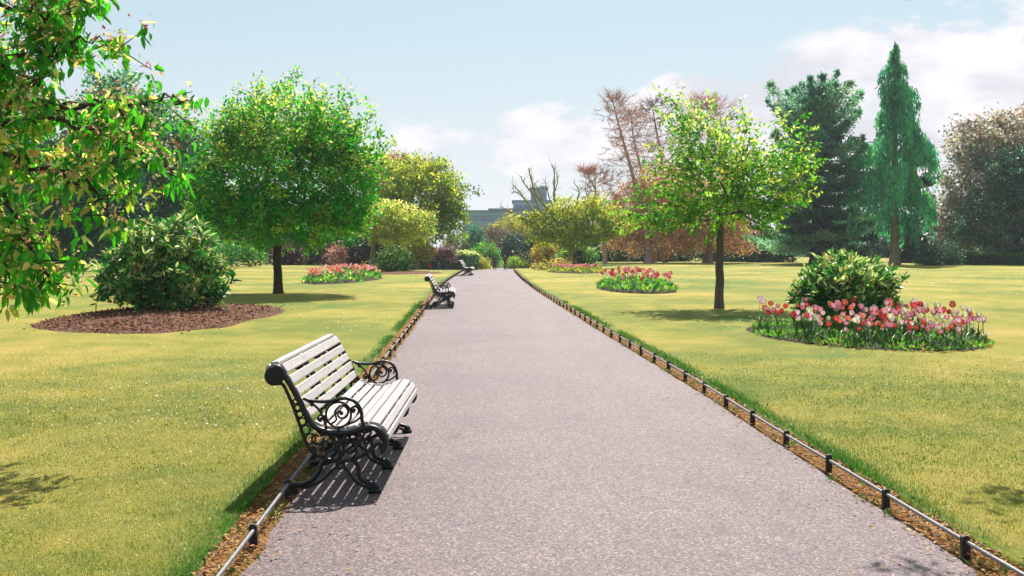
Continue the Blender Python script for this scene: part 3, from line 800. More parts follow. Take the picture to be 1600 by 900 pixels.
# --- tulips
TC = {'red': (.60, .05, .05), 'coral': (.66, .16, .09), 'pink': (.70, .27, .34), 'pale pink': (.74, .50, .50), 'cream': (.72, .66, .42), 'mauve': (.40, .16, .40)}
def petal_mat(name, c):
    m, nt, out = new_mat(name)
    oi = N(nt, 'ShaderNodeObjectInfo').outputs['Random']
    tc = N(nt, 'ShaderNodeTexCoord').outputs['Object']
    z = N(nt, 'ShaderNodeSeparateXYZ', {'Vector': tc}).outputs[2]
    c1 = mixc(nt, oi, tuple(v * .8 for v in c), tuple(min(.8, v * 1.2 + .02) for v in c))
    f = noise_n(nt, tc, 60, 3)
    c1 = mixc(nt, math_(nt, 'MULTIPLY', f, .25), c1, tuple(min(.8, v * 1.1 + .1) for v in c))
    p = N(nt, 'ShaderNodeBsdfPrincipled', {'Base Color': c1, 'Roughness': .45, 'Specular IOR Level': .3})
    t = N(nt, 'ShaderNodeBsdfTranslucent', {'Color': c1})
    mx = N(nt, 'ShaderNodeMixShader', {0: .4, 1: p.outputs[0], 2: t.outputs[0]})
    nt.links.new(mx.outputs[0], out.inputs['Surface']); return m
def bloom_geo(mb, s=1.0, c=None, open_=1.0, base=(0, 0, 0), k=6):
    """Cup of petals: two whorls of three."""
    for j in range(k):
        a = j * 2 * math.pi / k; ro = 1.0 if j % 2 else .86
        ca, sa = math.cos(a), math.sin(a)
        prof = [(.006, 0, .010), (.026 * ro, .016, .020), (.031 * ro * open_, .036, .021), (.026 * ro * open_ ** 2, .058, .010), (.020 * ro * open_ ** 2, .066, .001)]
        V = []
        for (r, z, w) in prof:
            for sgn in (-1, 0, 1):
                rr = r * (1.0 if sgn == 0 else .86)
                V.append((base[0] + s * (rr * ca - sgn * w * sa), base[1] + s * (rr * sa + sgn * w * ca), base[2] + s * z))
        Q = []
        for i in range(len(prof) - 1):
            for t in (0, 1): Q.append((i * 3 + t, i * 3 + t + 1, i * 3 + t + 4, i * 3 + t + 3))
        mb.add(V, Q, None, c)
def tulip_green(mb, h, rng, c=None, base=(0, 0, 0), s=1.0, nl=3):
    bx, by, bz = base
    lean = rng.normal(0, .025, 2)
    m0 = mb.n
    P = np.array([(bx, by, bz - .02), (bx + lean[0] * .3, by + lean[1] * .3, bz + h * .5), (bx + lean[0], by + lean[1], bz + h)])
    mb.segs(P[:-1], P[1:], [.0045 * s, .004 * s], [.004 * s, .0035 * s], 4)
    if c is not None: mb.c.append(np.tile(np.array(c), (mb.n - m0, 1)))
    for k in range(nl):
        a = rng.random() * 6.283; L = h * (.55 + .35 * rng.random()); W = .034 * s * (.7 + .6 * rng.random())
        tl = .25 + .5 * rng.random()
        V = []
        for f, w in ((0, .35), (.35, 1.0), (.7, .75), (1.0, .03)):
            out = tl * L * f ** 1.6; z = L * (f - .18 * f * f * tl * 2)
            for sg in (-1, 1):
                V.append((bx + math.cos(a) * out - sg * math.sin(a) * W * w / 2, by + math.sin(a) * out + sg * math.cos(a) * W * w / 2, bz + z))
        mb.add(V, [(0, 1, 3, 2), (2, 3, 5, 4), (4, 5, 7, 6)], None, None if c is None else np.array(c) * (1 + .2 * rng.standard_normal()))
    return lean
rng = rng_of(70)
PET = {k: petal_mat('petal_' + k.replace(' ', '_'), v) for k, v in TC.items()}
def greens(h, seed):
    r_ = rng_of(seed); m = MB(); ln = tulip_green(m, h, r_)
    return m, ln, h
protos = []
for s_ in range(6):
    m, ln, h = greens(.36 + .025 * s_, 80 + s_)
    me = m.build('tulip', M['stem']); protos.append((me.data, ln, h)); bpy.data.objects.remove(me)
bl_data = {}
for k in TC:
    for v in range(2):
        m = MB(); bloom_geo(m, 1.35, None, (.92, 1.1)[v]); o = m.build('bloom', PET[k], None, True); bl_data[k, v] = o.data; bpy.data.objects.remove(o)
def where_near(x, y):
    if x < 5.65: return 'at the left end of the big flower bed'
    if x > 7.75: return 'at the right end of the big flower bed'
    if y < 17.3: return 'along the front edge of the big flower bed'
    if y < 18.5: return 'in the middle of the big flower bed'
    return 'close by the rhododendron of the big flower bed'
def where_mid(x, y):
    if y > 41.5: return 'at the back of the small bed left of the young tree'
    if y < 37: return 'along the front of the small bed left of the young tree'
    return 'in the middle of the small bed left of the young tree'
def tulips(n, bedp, zf, wf, keys, wts, avoid, scale=1.0, seed=0, bs=1.14):
    rng = rng_of(seed); cx, cy, rx, ry = bedp; k = 0; pts = []
    while k < n:
        a = rng.random() * 6.283; r = math.sqrt(rng.random()) * .97
        x, y = cx + rx * r * math.cos(a), cy + ry * r * math.sin(a)
        if avoid and rng.random() < .7 * float(sstep(cy - 1.6, cy + .2, y)): continue
        if avoid and math.hypot(x - avoid[0], (y - avoid[1])) < avoid[2]: continue
        if avoid and y > avoid[1] + .6: continue
        if any((x - p) ** 2 + (y - q) ** 2 < .012 for p, q in pts[-60:]): continue
        pts.append((x, y)); k += 1
        cl = vnoise(x * 1.3, y * 1.3, 9) if avoid else rng.random()
        w = np.array(wts, float)
        if avoid:
            if x > 7.5: w[keys.index('cream')] *= 3.0
            if cl > .55: w[0] *= 3
            else: w[2] *= 2.2
        key = keys[rng.choice(len(keys), p=w / w.sum())]
        data, ln, h = protos[rng.integers(6)]
        o = bpy.data.objects.new('tulip', data); COL.objects.link(o)
        sc_ = scale * (.88 + .25 * rng.random()) * (.74 + .26 * float(sstep(cy - ry * .85, cy - ry * .1, y)) if avoid else 1.0); o.scale = (sc_,) * 3
        o.location = (x, y, float(zf(x, y))); o.rotation_euler = (rng.normal(0, .06), rng.normal(0, .06), rng.random() * 6.283)
        wh = wf(x, y)
        tag(o, f'{key} tulip {wh}', 'tulip', f'{key} tulips {wh}')
        b = bpy.data.objects.new('bloom', bl_data[key, int(rng.integers(2))]); COL.objects.link(b); b.parent = o
        b.location = (ln[0], ln[1], h - .005); b.rotation_euler = (rng.normal(0, .15), rng.normal(0, .15), 0); b.scale = (bs * (.9 + .25 * rng.random()),) * 3
KEYS = ['red', 'coral', 'pink', 'pale pink', 'cream', 'mauve']
tulips(216, (6.6, 18.75, 1.98, 2.95), zb1, where_near, KEYS, [2.2, 2.6, 4, 5, 2.4, .12], (6.62, 19.7, .95), 1.0, 71)
tulips(84, (4.9, 39.5, 1.4, 4.3), zb2, where_mid, KEYS[:5], [2, 4, 3.0, 1.8, .5], None, 1.0, 72, 1.4)
def tulip_mass(n, bedp, zf, seed, label, pal, h=.42):
    rng = rng_of(seed); cx, cy, rx, ry = bedp; gb = MB()
    for k in range(n):
        a = rng.random() * 6.283; r = math.sqrt(rng.random()) * .95
        x, y = cx + rx * r * math.cos(a), cy + ry * r * math.sin(a); z = float(zf(x, y)); hh = h * (.6 + .5 * rng.random())
        g_ = (.07, .2, .03)
        ln = tulip_green(gb, hh, rng, g_, (x, y, z), 1.3)
        c = palette(rng, 1, pal, .15)[0]
        bloom_geo(gb, 1.9, c, 1.0, (x + ln[0], y + ln[1], z + hh), 4)
    o = gb.build('tulips', M['petal']); tag(o, label, 'tulips', kind='stuff')
tulip_mass(190, (-8.6, 51, 1.75, 5.8), zb3, 73, 'mass of salmon and pale pink tulips in the bed behind the round tree', [(.66, .27, .20, 4), (.70, .42, .36, 3), (.62, .14, .09, 2), (.7, .6, .42, 1)])
tulip_mass(90, (4.3, 67.5, 1.8, 4.8), zb4, 74, 'sparse pink and orange tulips in the far bed by the gardener', [(.66, .3, .34, 4), (.7, .5, .5, 2), (.55, .1, .08, 1.5), (.6, .3, .08, 1.5)], .34)
# low leaves at the feet of the tulips
def bedding(n, bedp, zf, seed, label, pal, L=.13, hz=.10):
    rng = rng_of(seed); cx, cy, rx, ry = bedp; m = MB()
    a = rng.random(n) * 6.283; r = np.sqrt(rng.random(n)) * 1.0
    x, y = cx + rx * r * np.cos(a), cy + ry * r * np.sin(a); z = zf(x, y) + hz * rng.random(n)
    D = np.stack([np.cos(a * 9), np.sin(a * 9), .5 + .7 * rng.random(n)], 1)
    leaves(m, np.stack([x, y, z], 1), D, rng.normal(0, .5, (n, 3)) + [0, 0, 1], L * (.6 + .8 * rng.random(n)), L * .4 * (.6 + .8 * rng.random(n)), palette(rng, n, pal))
    tag(m.build('bedding_plants', M['leaf']), label, 'bedding plants', kind='stuff')
BP = [(.04, .15, .022, 5), (.07, .19, .03, 4), (.16, .23, .06, 1), (.13, .04, .03, 1.2), (.22, .11, .07, .5)]
bedding(7000, (6.6, 18.75, 2.0, 2.95), zb1, 75, 'green and russet low leaves filling the big flower bed', BP, .075, .05)
bedding(2200, (4.9, 39.5, 1.5, 4.5), zb2, 76, 'low green leaves under the coral tulips', BP[:3] + [(.45, .22, .14, .5)], .17, .14)
bedding(2000, (-8.6, 51, 1.85, 5.9), zb3, 77, 'low green leaves under the salmon tulips', BP[:3] + [(.5, .4, .2, .6)], .2, .14)
bedding(1800, (4.3, 67, 1.95, 5.1), zb4, 78, 'low olive and orange leaves in the far bed', [(.08, .14, .02, 4), (.2, .2, .04, 2), (.36, .18, .08, 1)], .2, .12)

# --- overhanging cherry, close by on the left
def cherry(name, label, base, ttop, r0, limbs, fill, seed, spec):
    rng = rng_of(seed); O = np.asarray(base, float)
    root = thing(name, label, 'tree', base, None)
    wb = MB(); lb = MB()
    tl = trunk_line(base, ttop, rng); tl[0, 2] -= .15
    build_wood(wb, tl - O, np.arange(-1, len(tl) - 1), len(tl), r0, .01)
    ends = []; segA = []; segB = []
    for pts, rad, dens in limbs:
        p = spline([np.asarray(ttop)] + [np.asarray(q) for q in pts], 7)
        p[1:-1] += rng.normal(0, .03, p[1:-1].shape)
        wb.tube(p - O, np.linspace(rad, .0045, len(p)), 6)
        d = np.concatenate([[0], np.cumsum(np.linalg.norm(np.diff(p, axis=0), axis=1))])
        L = d[-1]; nsh = int(dens * L)
        for s in L * (1 - (1 - .25) * rng.random(nsh) ** 1.15):
            i = min(np.searchsorted(d, s), len(p) - 1); q = p[i]
            e = q + rng.normal(0, .16, 3) * np.array([1, 1, .6]) + np.array([0, 0, -.03])
            ends.append(e); segA.append(q); segB.append(e)
        ends.append(p[-1])
    for (c, r3, n) in fill:
        pts = np.asarray(c) + unit(rng.standard_normal((n, 3))) * (rng.random((n, 1)) ** .4) * np.asarray(r3)
        allp = np.array(ends)
        for q in pts:
            k = np.argmin(np.linalg.norm(allp - q, axis=1)); segA.append(allp[k]); segB.append(q); ends.append(q)
    E = np.array(ends) - O
    wb.segs(np.array(segA) - O, np.array(segB) - O, np.full(len(segA), .006), np.full(len(segA), .0035), 4)
    # drooping bunches of leaves at each shoot end
    n = len(E); per = spec['per']
    cc = palette(rng, n, spec['pal'], .14)
    az = rng.random((n, per)) * 6.283; el = rng.normal(-.75, .45, (n, per))
    D = np.stack([np.cos(az) * np.cos(el), np.sin(az) * np.cos(el), np.sin(el)], -1).reshape(-1, 3)
    C = (E[:, None] + rng.normal(0, .045, (n, per, 3))).reshape(-1, 3) + D * .015
    NR = np.stack([D[:, 0] * .8, D[:, 1] * .8, np.full(len(D), .8)], 1) + rng.normal(0, .4, D.shape)
    col = np.repeat(cc, per, 0) * (1 + .15 * rng.standard_normal((n * per, 1)))
    k = rng.random(n * per) < .62 * sstep(-1.0, -.1, el.reshape(-1)); col[k] = (np.array((.44, .42, .22)) + rng.random((k.sum(), 1)) ** 3 * np.array((.08, -.16, -.06))) * (1 + .2 * rng.standard_normal((k.sum(), 1)))  # upper leaves painted pale: young bronze tint mixed with sunlit leaf faces
    leaves(lb, C, D, NR, .125 * (.6 + .6 * rng.random(n * per)), .050 * (.7 + .5 * rng.random(n * per)), np.clip(col, .005, .7), mid=True, droop=.22, fold=.16)
    lb.build('crown', M['leaf'], root)
    bb = MB(); k = rng.random(n) < .55; B = np.repeat(E[k], 12, 0); m_ = len(B)
    B = B + rng.normal(0, .05, B.shape) + [0, 0, .045]
    D = rng.standard_normal((m_, 3)); 
    leaves(bb, B, D, rng.standard_normal((m_, 3)), .03 + .03 * rng.random(m_), .017 + .014 * rng.random(m_), palette(rng, m_, [(.50, .16, .08, 2), (.66, .42, .24, 4), (.72, .58, .36, 5), (.35, .07, .03, .6)]))
    o = bb.build('faded_blossom', M['petal'], root)
    wb.build('trunk', M['bark'], root, True)
    return root
def W3(px, py, Y): return (xo(px, Y), Y, zo(py, Y))
CH = dict(per=8, pal=[(.03, .20, .014, 4), (.045, .24, .016, 4), (.11, .28, .025, 2), (.28, .32, .06, 1.2)])
limbs = [
    ([W3(-300, 150, 9.6), W3(-100, 150, 9.2), W3(60, 166, 8.9), W3(170, 168, 8.7), W3(222, 192, 8.6)], .05, 14),
    ([W3(-300, 150, 9.6), W3(-60, 160, 9.3), W3(120, 168, 9.0), W3(220, 158, 8.8), W3(268, 158, 8.6), W3(290, 163, 8.6)], .03, 4),
    ([W3(-300, 190, 9.3), W3(-60, 190, 9.0), W3(100, 195, 8.7), W3(190, 228, 8.5), W3(268, 272, 8.4)], .045, 15),
    ([W3(-300, 240, 9.0), W3(-60, 230, 8.7), W3(60, 262, 8.5), W3(140, 300, 8.3), W3(185, 345, 8.2)], .04, 16),
    ([W3(-300, 270, 9.2), W3(-60, 275, 8.8), W3(20, 320, 8.5), W3(48, 390, 8.3), W3(68, 440, 8.25)], .035, 17),
    ([W3(-300, 270, 9.6), W3(-120, 300, 9.1), W3(-30, 350, 8.7), W3(10, 410, 8.5), W3(28, 445, 8.4)], .035, 15),
    ([W3(-300, 90, 9.6), W3(-80, 90, 9.2), W3(30, 92, 8.9), W3(110, 62, 8.8), W3(185, 76, 8.7)], .035, 13),
    ([W3(-300, 0, 9.6), W3(-90, 40, 9.2), W3(-10, 100, 9.0), W3(30, 128, 8.9)], .03, 20),
    ([W3(-300, -60, 9.6), W3(-80, -10, 9.2), W3(40, 15, 9.0), W3(90, 25, 8.9), W3(60, 60, 8.9)], .035, 17),
    ([W3(-300, -90, 9.7), W3(-80, -50, 9.3), W3(80, -18, 9.1), W3(140, 0, 9.0)], .035, 15),
    ([W3(-40, 140, 9.2), W3(55, 138, 8.9), W3(75, 100, 8.85), W3(98, 68, 8.85)], .012, 2.0),
    ([W3(-500, -300, 10.2), W3(-200, -260, 10.0), W3(150, -200, 9.8), W3(330, -170, 9.7)], .05, 9),
    ([W3(-500, -350, 10.6), W3(-200, -330, 10.4), W3(60, -300, 10.2), W3(230, -290, 10.1)], .05, 9),
    ([W3(-700, -300, 9.0), W3(-600, -100, 8.2), W3(-500, 100, 7.8), W3(-420, 250, 7.6)], .05, 14),
    ([W3(-900, -200, 10.5), W3(-1000, 50, 11), W3(-1050, 250, 11.2)], .05, 14),
]
fill = [(W3(60, 225, 9.0), (.62, .75, .36), 18), (W3(-40, 200, 9.2), (.6, .7, .55), 26), (W3(150, 265, 8.6), (.35, .5, .26), 12), (W3(-20, 330, 8.8), (.35, .5, .35), 12), (W3(-20, 55, 9.1), (.40, .5, .34), 10),
        (W3(30, 380, 8.5), (.16, .3, .22), 18), (W3(200, 210, 8.7), (.28, .4, .13), 7), (W3(-350, 100, 9.6), (1.2, 1.2, 1.1), 110)]
cherry('cherry_tree', 'overhanging cherry branches with drooping leaves and reddish faded blossom, close by at the left edge', (-8.2, 10.4, 0.05), (-6.9, 10.2, 2.9), .19, limbs, fill, 31, CH)
# a second cherry just outside the picture on the right: its branch tips shade the corner of the lawn
limbs2 = [([(5.8, 9.8, 4.8), (4.6, 9.85, 4.7), (3.9, 9.75, 4.55)], .04, 12), ([(5.6, 9.3, 4.5), (4.0, 8.75, 4.55), (2.75, 8.45, 4.45)], .035, 5), ([(6.2, 9.0, 4.8), (5.6, 8.8, 5.0)], .04, 14), ([(8.5, 10.5, 4.8), (9.3, 11, 4.6)], .05, 16), ([(7.5, 10.5, 5.4), (7.4, 11, 6.2)], .05, 16)]
cherry('cherry_tree', 'cherry whose branch tips shade the lawn corner by the grey rail', (7.4, 9.4, .05), (7.2, 9.5, 3.2), .16, limbs2, [], 32, CH)

# --- background trees (left to right)
BG = 'trees around the lawns'
def P_(c, n=1): return tuple(c) + (n,)
EVG = [(.014, .10, .042, 4), (.022, .13, .05, 4), (.045, .17, .055, 2)]
Y0 = 78.0
tree('evergreen_oak', 'tall dark blue-green tree with domed top behind the cherry branches', 'tree', (xo(190, Y0), Y0, gz(xo(190, Y0), Y0)), (xo(190, Y0), Y0, zo(330, Y0)), .42,
     pxblobs(Y0, [(190, 175, 58, 54), (225, 225, 80, 70), (140, 235, 70, 80), (270, 265, 55, 80), (120, 320, 80, 80), (210, 320, 110, 75), (290, 330, 45, 62), (60, 300, 60, 90)]), 1500,
     dict(per=30, len=.7, up=.4, spread=.3, L=.36, W=.22, pal=EVG, sunlit_or_young=((.24, .27, .12), .4), var=.25), 41, leafm='leaf_far', nlimb=160, rtip=.02, group=BG)
Y0 = 95.0
tree('evergreen_oak', 'dark evergreen at the far left, mostly hidden by cherry leaves', 'tree', (xo(-40, Y0), Y0, gz(xo(-40, Y0), Y0)), (xo(-40, Y0), Y0, zo(340, Y0)), .42,
     pxblobs(Y0, [(-40, 220, 90, 90), (-90, 300, 90, 90), (30, 320, 80, 80)]), 900,
     dict(per=26, len=.7, up=.4, spread=.3, L=.38, W=.23, pal=EVG, var=.25), 42, leafm='leaf_far', nlimb=120, rtip=.02, group=BG)
def zc(X, Y): return float(lawn_z(X, Y)) - .02
def bg_shrub(name, label, px, Y, blobs, ncl, pal, seed, L=.26, per=14, leafm='leaf_far', group='shrubs round the lawns', shell=.55, tips=None, cat='shrub', up=.4, sunlit_or_young=None):
    X = xo(px, Y)
    sp = dict(per=per, len=.35, up=up, spread=.16, L=L, W=L * .55, pal=pal, var=.22)
    if tips: sp['tips'] = tips
    if sunlit_or_young: sp['sunlit_or_young'] = sunlit_or_young
    return shrub(name, label, cat, (X, Y, zc(X, Y)), pxblobs(Y, blobs), ncl, sp, seed, leafm=leafm, group=group, shell=shell, rtip=.02)
DK = [(.012, .040, .018, 4), (.02, .058, .022, 3), (.03, .075, .024, 1)]
GRN = [(.025, .15, .02, 4), (.045, .19, .022, 3), (.12, .24, .035, 1.5)]
for i, (px, w, top, lab) in enumerate([(-30, 60, 350, 'dark laurel under the cherry tip at the left edge'), (60, 52, 362, 'low dark laurel on the lawn edge just right of the cherry tip'), (135, 46, 350, 'dark laurel left of the mulch bed shrub'),
                                       (215, 44, 368, 'dark laurel hidden behind the mulch bed shrub'), (300, 42, 345, 'taller dark laurel between the mulch bed shrub and the round tree')]):
    bg_shrub('laurel_shrub', lab, px, 100 + 2 * (i % 3), [(px, (top + 410) / 2, w, (410 - top) / 2 + 6), (px + w * .5, (top + 425) / 2, w * .6, (405 - top) / 2), (px - w * .5, (top + 430) / 2, w * .6, (400 - top) / 2)], 420, DK, 100 + i, .32)
bg_shrub('broadleaf_shrub', 'bright green low shrub left of the round tree trunk', 372, 82, [(372, 398, 36, 18), (352, 402, 20, 14), (395, 402, 18, 14)], 260, GRN, 110, .24, tips=((.25, .26, .07), .15))
bg_shrub('copper_hedge', 'dark maroon copper hedge behind the round tree trunk', 480, 92, [(440, 402, 30, 20), (475, 400, 36, 22), (515, 402, 34, 22), (548, 404, 24, 18)], 520, [(.045, .014, .018, 4), (.07, .022, .024, 3), (.03, .016, .016, 2)], 111, .26, cat='hedge')
bg_shrub('flowering_shrub', 'small pink flowering shrub above the salmon tulip bed', 528, 84, [(528, 401, 13, 13), (530, 393, 8, 8)], 110, [(.45, .18, .2, 4), (.3, .09, .1, 3), (.05, .1, .03, 1)], 112, .16)
bg_shrub('laurel_shrub', 'dark teal laurel behind the small pale tree trunk', 560, 96, [(560, 392, 30, 26), (600, 395, 28, 24)], 360, [(.012, .05, .03, 4), (.02, .07, .035, 2)], 113, .28)
# olive hornbeam, orange tree behind, pale small tree
Y0 = 90.0
tree('hornbeam_tree', 'large olive green tree leaning its branch tips over towards the path', 'tree', (xo(650, Y0), Y0, gz(xo(650, Y0), Y0)), (xo(650, Y0), Y0, zo(370, Y0)), .3,
     pxblobs(Y0, [(655, 315, 62, 52), (605, 290, 42, 45), (685, 300, 38, 40), (680, 345, 45, 32), (640, 275, 40, 24), (700, 330, 22, 30), (675, 265, 20, 14), (610, 330, 45, 40)]), 1300,
     dict(per=18, len=.7, up=.25, spread=.24, flat=.6, L=.27, W=.16, pal=[(.085, .16, .016, 4), (.14, .20, .02, 4), (.23, .25, .03, 2), (.045, .11, .014, 2)], sunlit_or_young=((.40, .36, .09), .5), var=.22), 43, nlimb=220, rtip=.014, group=BG, wood='bark_olive',
     extra=[W3(p, q, Y0) for p, q in [(708, 285), (715, 300), (722, 297), (735, 298), (740, 300), (718, 310), (712, 330), (700, 275), (692, 262), (650, 252)]])
Y0 = 96.0
tree('orange_leaved_tree', 'orange tinted tree top between the round tree and the olive tree', 'tree', (xo(622, Y0), Y0, gz(xo(622, Y0), Y0)), (xo(622, Y0), Y0, zo(330, Y0)), .3,
     pxblobs(Y0, [(618, 275, 34, 28), (600, 300, 30, 40), (640, 285, 22, 26), (660, 268, 16, 16)]), 700,
     dict(per=16, len=.6, up=.4, spread=.22, L=.24, W=.15, pal=[(.30, .15, .045, 4), (.36, .21, .06, 3), (.22, .16, .04, 2)], var=.2), 44, leafm='leaf_copper', nlimb=110, rtip=.018, group=BG, wood='bark_grey')
Y0 = 66.0
tree('pale_leaved_tree', 'small flat topped pale yellow-green tree with a grey trunk above the salmon tulips', 'tree', (xo(581, Y0), Y0, gz(xo(581, Y0), Y0)), (xo(583, Y0), Y0, zo(372, Y0)), .2,
     pxblobs(Y0, [(620, 345, 48, 22), (590, 350, 36, 24), (650, 352, 28, 18), (605, 335, 30, 16), (630, 370, 40, 10)]), 620,
     dict(per=18, len=.5, up=.12, spread=.14, flat=.5, L=.17, W=.11, pal=[(.24, .26, .07, 4), (.32, .31, .11, 3), (.13, .19, .04, 3)], sunlit_or_young=((.50, .45, .24), .5), var=.2), 45, nlimb=150, rtip=.011, group=BG, wood='bark_pale', shell=.3)
X = xo(615, 67); 
bg_shrub('broadleaf_shrub', 'rounded bright green shrub with pale top on the far mulch bed', 615, 63.5, [(615, 408, 17, 15), (608, 414, 13, 11), (624, 412, 12, 12)], 340, GRN, 114, .19, sunlit_or_young=((.40, .40, .18), .6))
bg_shrub('yellow_shrub', 'yellow-green shrub right of the rounded shrub', 655, 88, [(650, 398, 16, 16), (664, 396, 14, 14)], 170, [(.24, .22, .05, 4), (.33, .26, .08, 3), (.12, .15, .03, 2)], 115, .2, leafm='leaf')
bg_shrub('rhododendron_shrub', 'purple flowering shrub above the curved hedge', 690, 104, [(690, 398, 16, 9), (702, 398, 11, 9), (678, 400, 10, 8)], 200, [(.12, .05, .09, 4), (.30, .12, .19, 3), (.04, .04, .04, 2)], 116, .22)
# curved clipped hedge whose sunlit top is painted in paler leaf colour
def hedge(label, pts, h, w, seed, pal, L=.14, tips=None, dens=260):
    rng = rng_of(seed); P = spline(pts, 8)
    root = thing('clipped_hedge', label, 'hedge', tuple(P[len(P) // 2]), 'clipped hedges'); O = np.asarray(root.location)
    cb = MB(); fb = MB()
    d = np.gradient(P, axis=0); d = unit(d * [1, 1, 0]); S = np.stack([-d[:, 1], d[:, 0], np.zeros(len(d))], 1)
    prof = [(-.46, 0), (-.47, .5), (-.42, .92), (0, .97), (.42, .92), (.47, .5), (.46, 0)]
    hh = np.broadcast_to(np.asarray(h, float), (len(P),)) if np.ndim(h) == 0 else np.interp(np.linspace(0, 1, len(P)), np.linspace(0, 1, len(h)), h)
    hh = hh * (.82 + .36 * fnoise(np.arange(len(P)) * .45, np.arange(len(P)) * 0, seed))
    V = np.stack([P + S * (a * w * (.85 + .3 * fnoise(np.arange(len(P)) * .6, np.arange(len(P)) * 0 + b * 3, seed + 5)))[:, None] + np.array([0, 0, 1]) * (hh * b)[:, None] for a, b in prof], 1) - O
    n, k = V.shape[:2]; i = np.arange(n - 1)[:, None] * k + np.arange(k - 1)[None]
    q = np.stack([i, i + 1, i + k + 1, i + k], -1).reshape(-1, 4)
    cb.add(V.reshape(-1, 3), q, [(k * e + 0, k * e + j, k * e + j + 1) for e in (0, n - 1) for j in range(1, k - 1)], np.array((.015, .035, .012)))
    # leaf shell
    seg = rng.integers(0, n - 1, dens * n); f = rng.random(len(seg))[:, None]; u = rng.random(len(seg)) * (k - 1); j = np.minimum(u.astype(int), k - 2); g_ = (u - j)[:, None]
    A = V[seg, j] * (1 - g_) + V[seg, j + 1] * g_; B = V[seg + 1, j] * (1 - g_) + V[seg + 1, j + 1] * g_
    C = A * (1 - f) + B * f + rng.normal(0, .07, A.shape)
    D = rng.standard_normal(C.shape) + [0, 0, .4]
    col = palette(rng, len(C), pal, .2)
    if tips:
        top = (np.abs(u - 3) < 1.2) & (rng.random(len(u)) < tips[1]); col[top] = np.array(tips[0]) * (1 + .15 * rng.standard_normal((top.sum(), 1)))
    leaves(fb, C, D, rng.standard_normal(C.shape) + [0, 0, .6], L * (.7 + .6 * rng.random(len(C))), L * .6, col)
    cb.build('stems', M['leaf_far'], root); fb.build('foliage', M['leaf_far'], root)
    return root
def G3(px, Y): x = xo(px, Y); return (x, Y, zc(x, Y))
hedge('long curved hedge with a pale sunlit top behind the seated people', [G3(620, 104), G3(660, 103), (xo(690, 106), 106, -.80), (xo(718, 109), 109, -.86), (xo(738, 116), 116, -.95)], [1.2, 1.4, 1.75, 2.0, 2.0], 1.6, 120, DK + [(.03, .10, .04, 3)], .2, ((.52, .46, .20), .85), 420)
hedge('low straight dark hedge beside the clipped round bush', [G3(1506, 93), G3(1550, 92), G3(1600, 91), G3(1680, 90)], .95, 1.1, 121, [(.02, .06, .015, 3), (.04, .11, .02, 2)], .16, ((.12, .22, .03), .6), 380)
# middle distance at the end of the path
bg_shrub('broadleaf_shrub', 'green and yellow leafy shrub behind the people at the path end', 757, 127, [(757, 402, 20, 20), (770, 408, 14, 14)], 300, GRN + [(.24, .24, .06, 2)], 122, .26, leafm='leaf')
bg_shrub('yellow_shrub', 'yellow shrub left of the people at the path end', 744, 118, [(744, 413, 13, 12), (757, 415, 9, 9)], 170, [(.33, .27, .07, 4), (.2, .2, .04, 3)], 123, .2, leafm='leaf')
bg_shrub('broadleaf_shrub', 'lime green shrub right of the people at the path end', 806, 122, [(803, 415, 14, 9), (818, 417, 9, 8)], 170, [(.14, .22, .03, 4), (.24, .27, .06, 2)], 124, .2, leafm='leaf')
bg_shrub('round_bush', 'olive brown rounded bush over the curved hedge', 718, 138, [(718, 385, 26, 18), (735, 390, 20, 14)], 320, [(.10, .11, .025, 4), (.16, .15, .03, 3)], 125, .3)
bg_shrub('bluish_tree', 'slender blue-green young conifer right of the olive brown bush', 744, 132, [(744, 378, 12, 22), (747, 400, 10, 20)], 260, [(.03, .12, .08, 4), (.05, .15, .09, 2)], 126, .28, cat='tree')
bg_shrub('bare_shrub', 'brownish purple leafless shrub above the path end', 775, 145, [(775, 375, 28, 20), (795, 385, 20, 18), (760, 365, 18, 12)], 420, [(.10, .065, .06, 4), (.16, .10, .09, 3), (.06, .045, .05, 3)], 127, .24)
bg_shrub('yew_bush', 'large dark rounded yew right above the path end', 842, 125, [(845, 390, 28, 30), (825, 395, 22, 25), (862, 398, 18, 22)], 520, [(.010, .030, .022, 4), (.016, .045, .03, 2)], 128, .26)
bg_shrub('yew_bush', 'dark rounded yew just left of the larger one', 805, 140, [(803, 392, 18, 26), (795, 400, 14, 18)], 320, [(.012, .034, .026, 4), (.018, .045, .03, 2)], 129, .28)
Y0 = 150.0
tree('weeping_willow', 'pale yellow willow in front of the grey building', 'tree', (xo(797, Y0), Y0, -1.0), (xo(797, Y0), Y0, zo(370, Y0)), .3,
     pxblobs(Y0, [(798, 356, 26, 16), (815, 362, 20, 16), (780, 364, 16, 12)]), 420,
     dict(per=16, len=.9, up=-.4, spread=.25, L=.34, W=.13, pal=[(.30, .25, .05, 4), (.36, .30, .08, 2), (.2, .19, .04, 2)], droop=-.8), 46, nlimb=70, rtip=.02, group=BG)
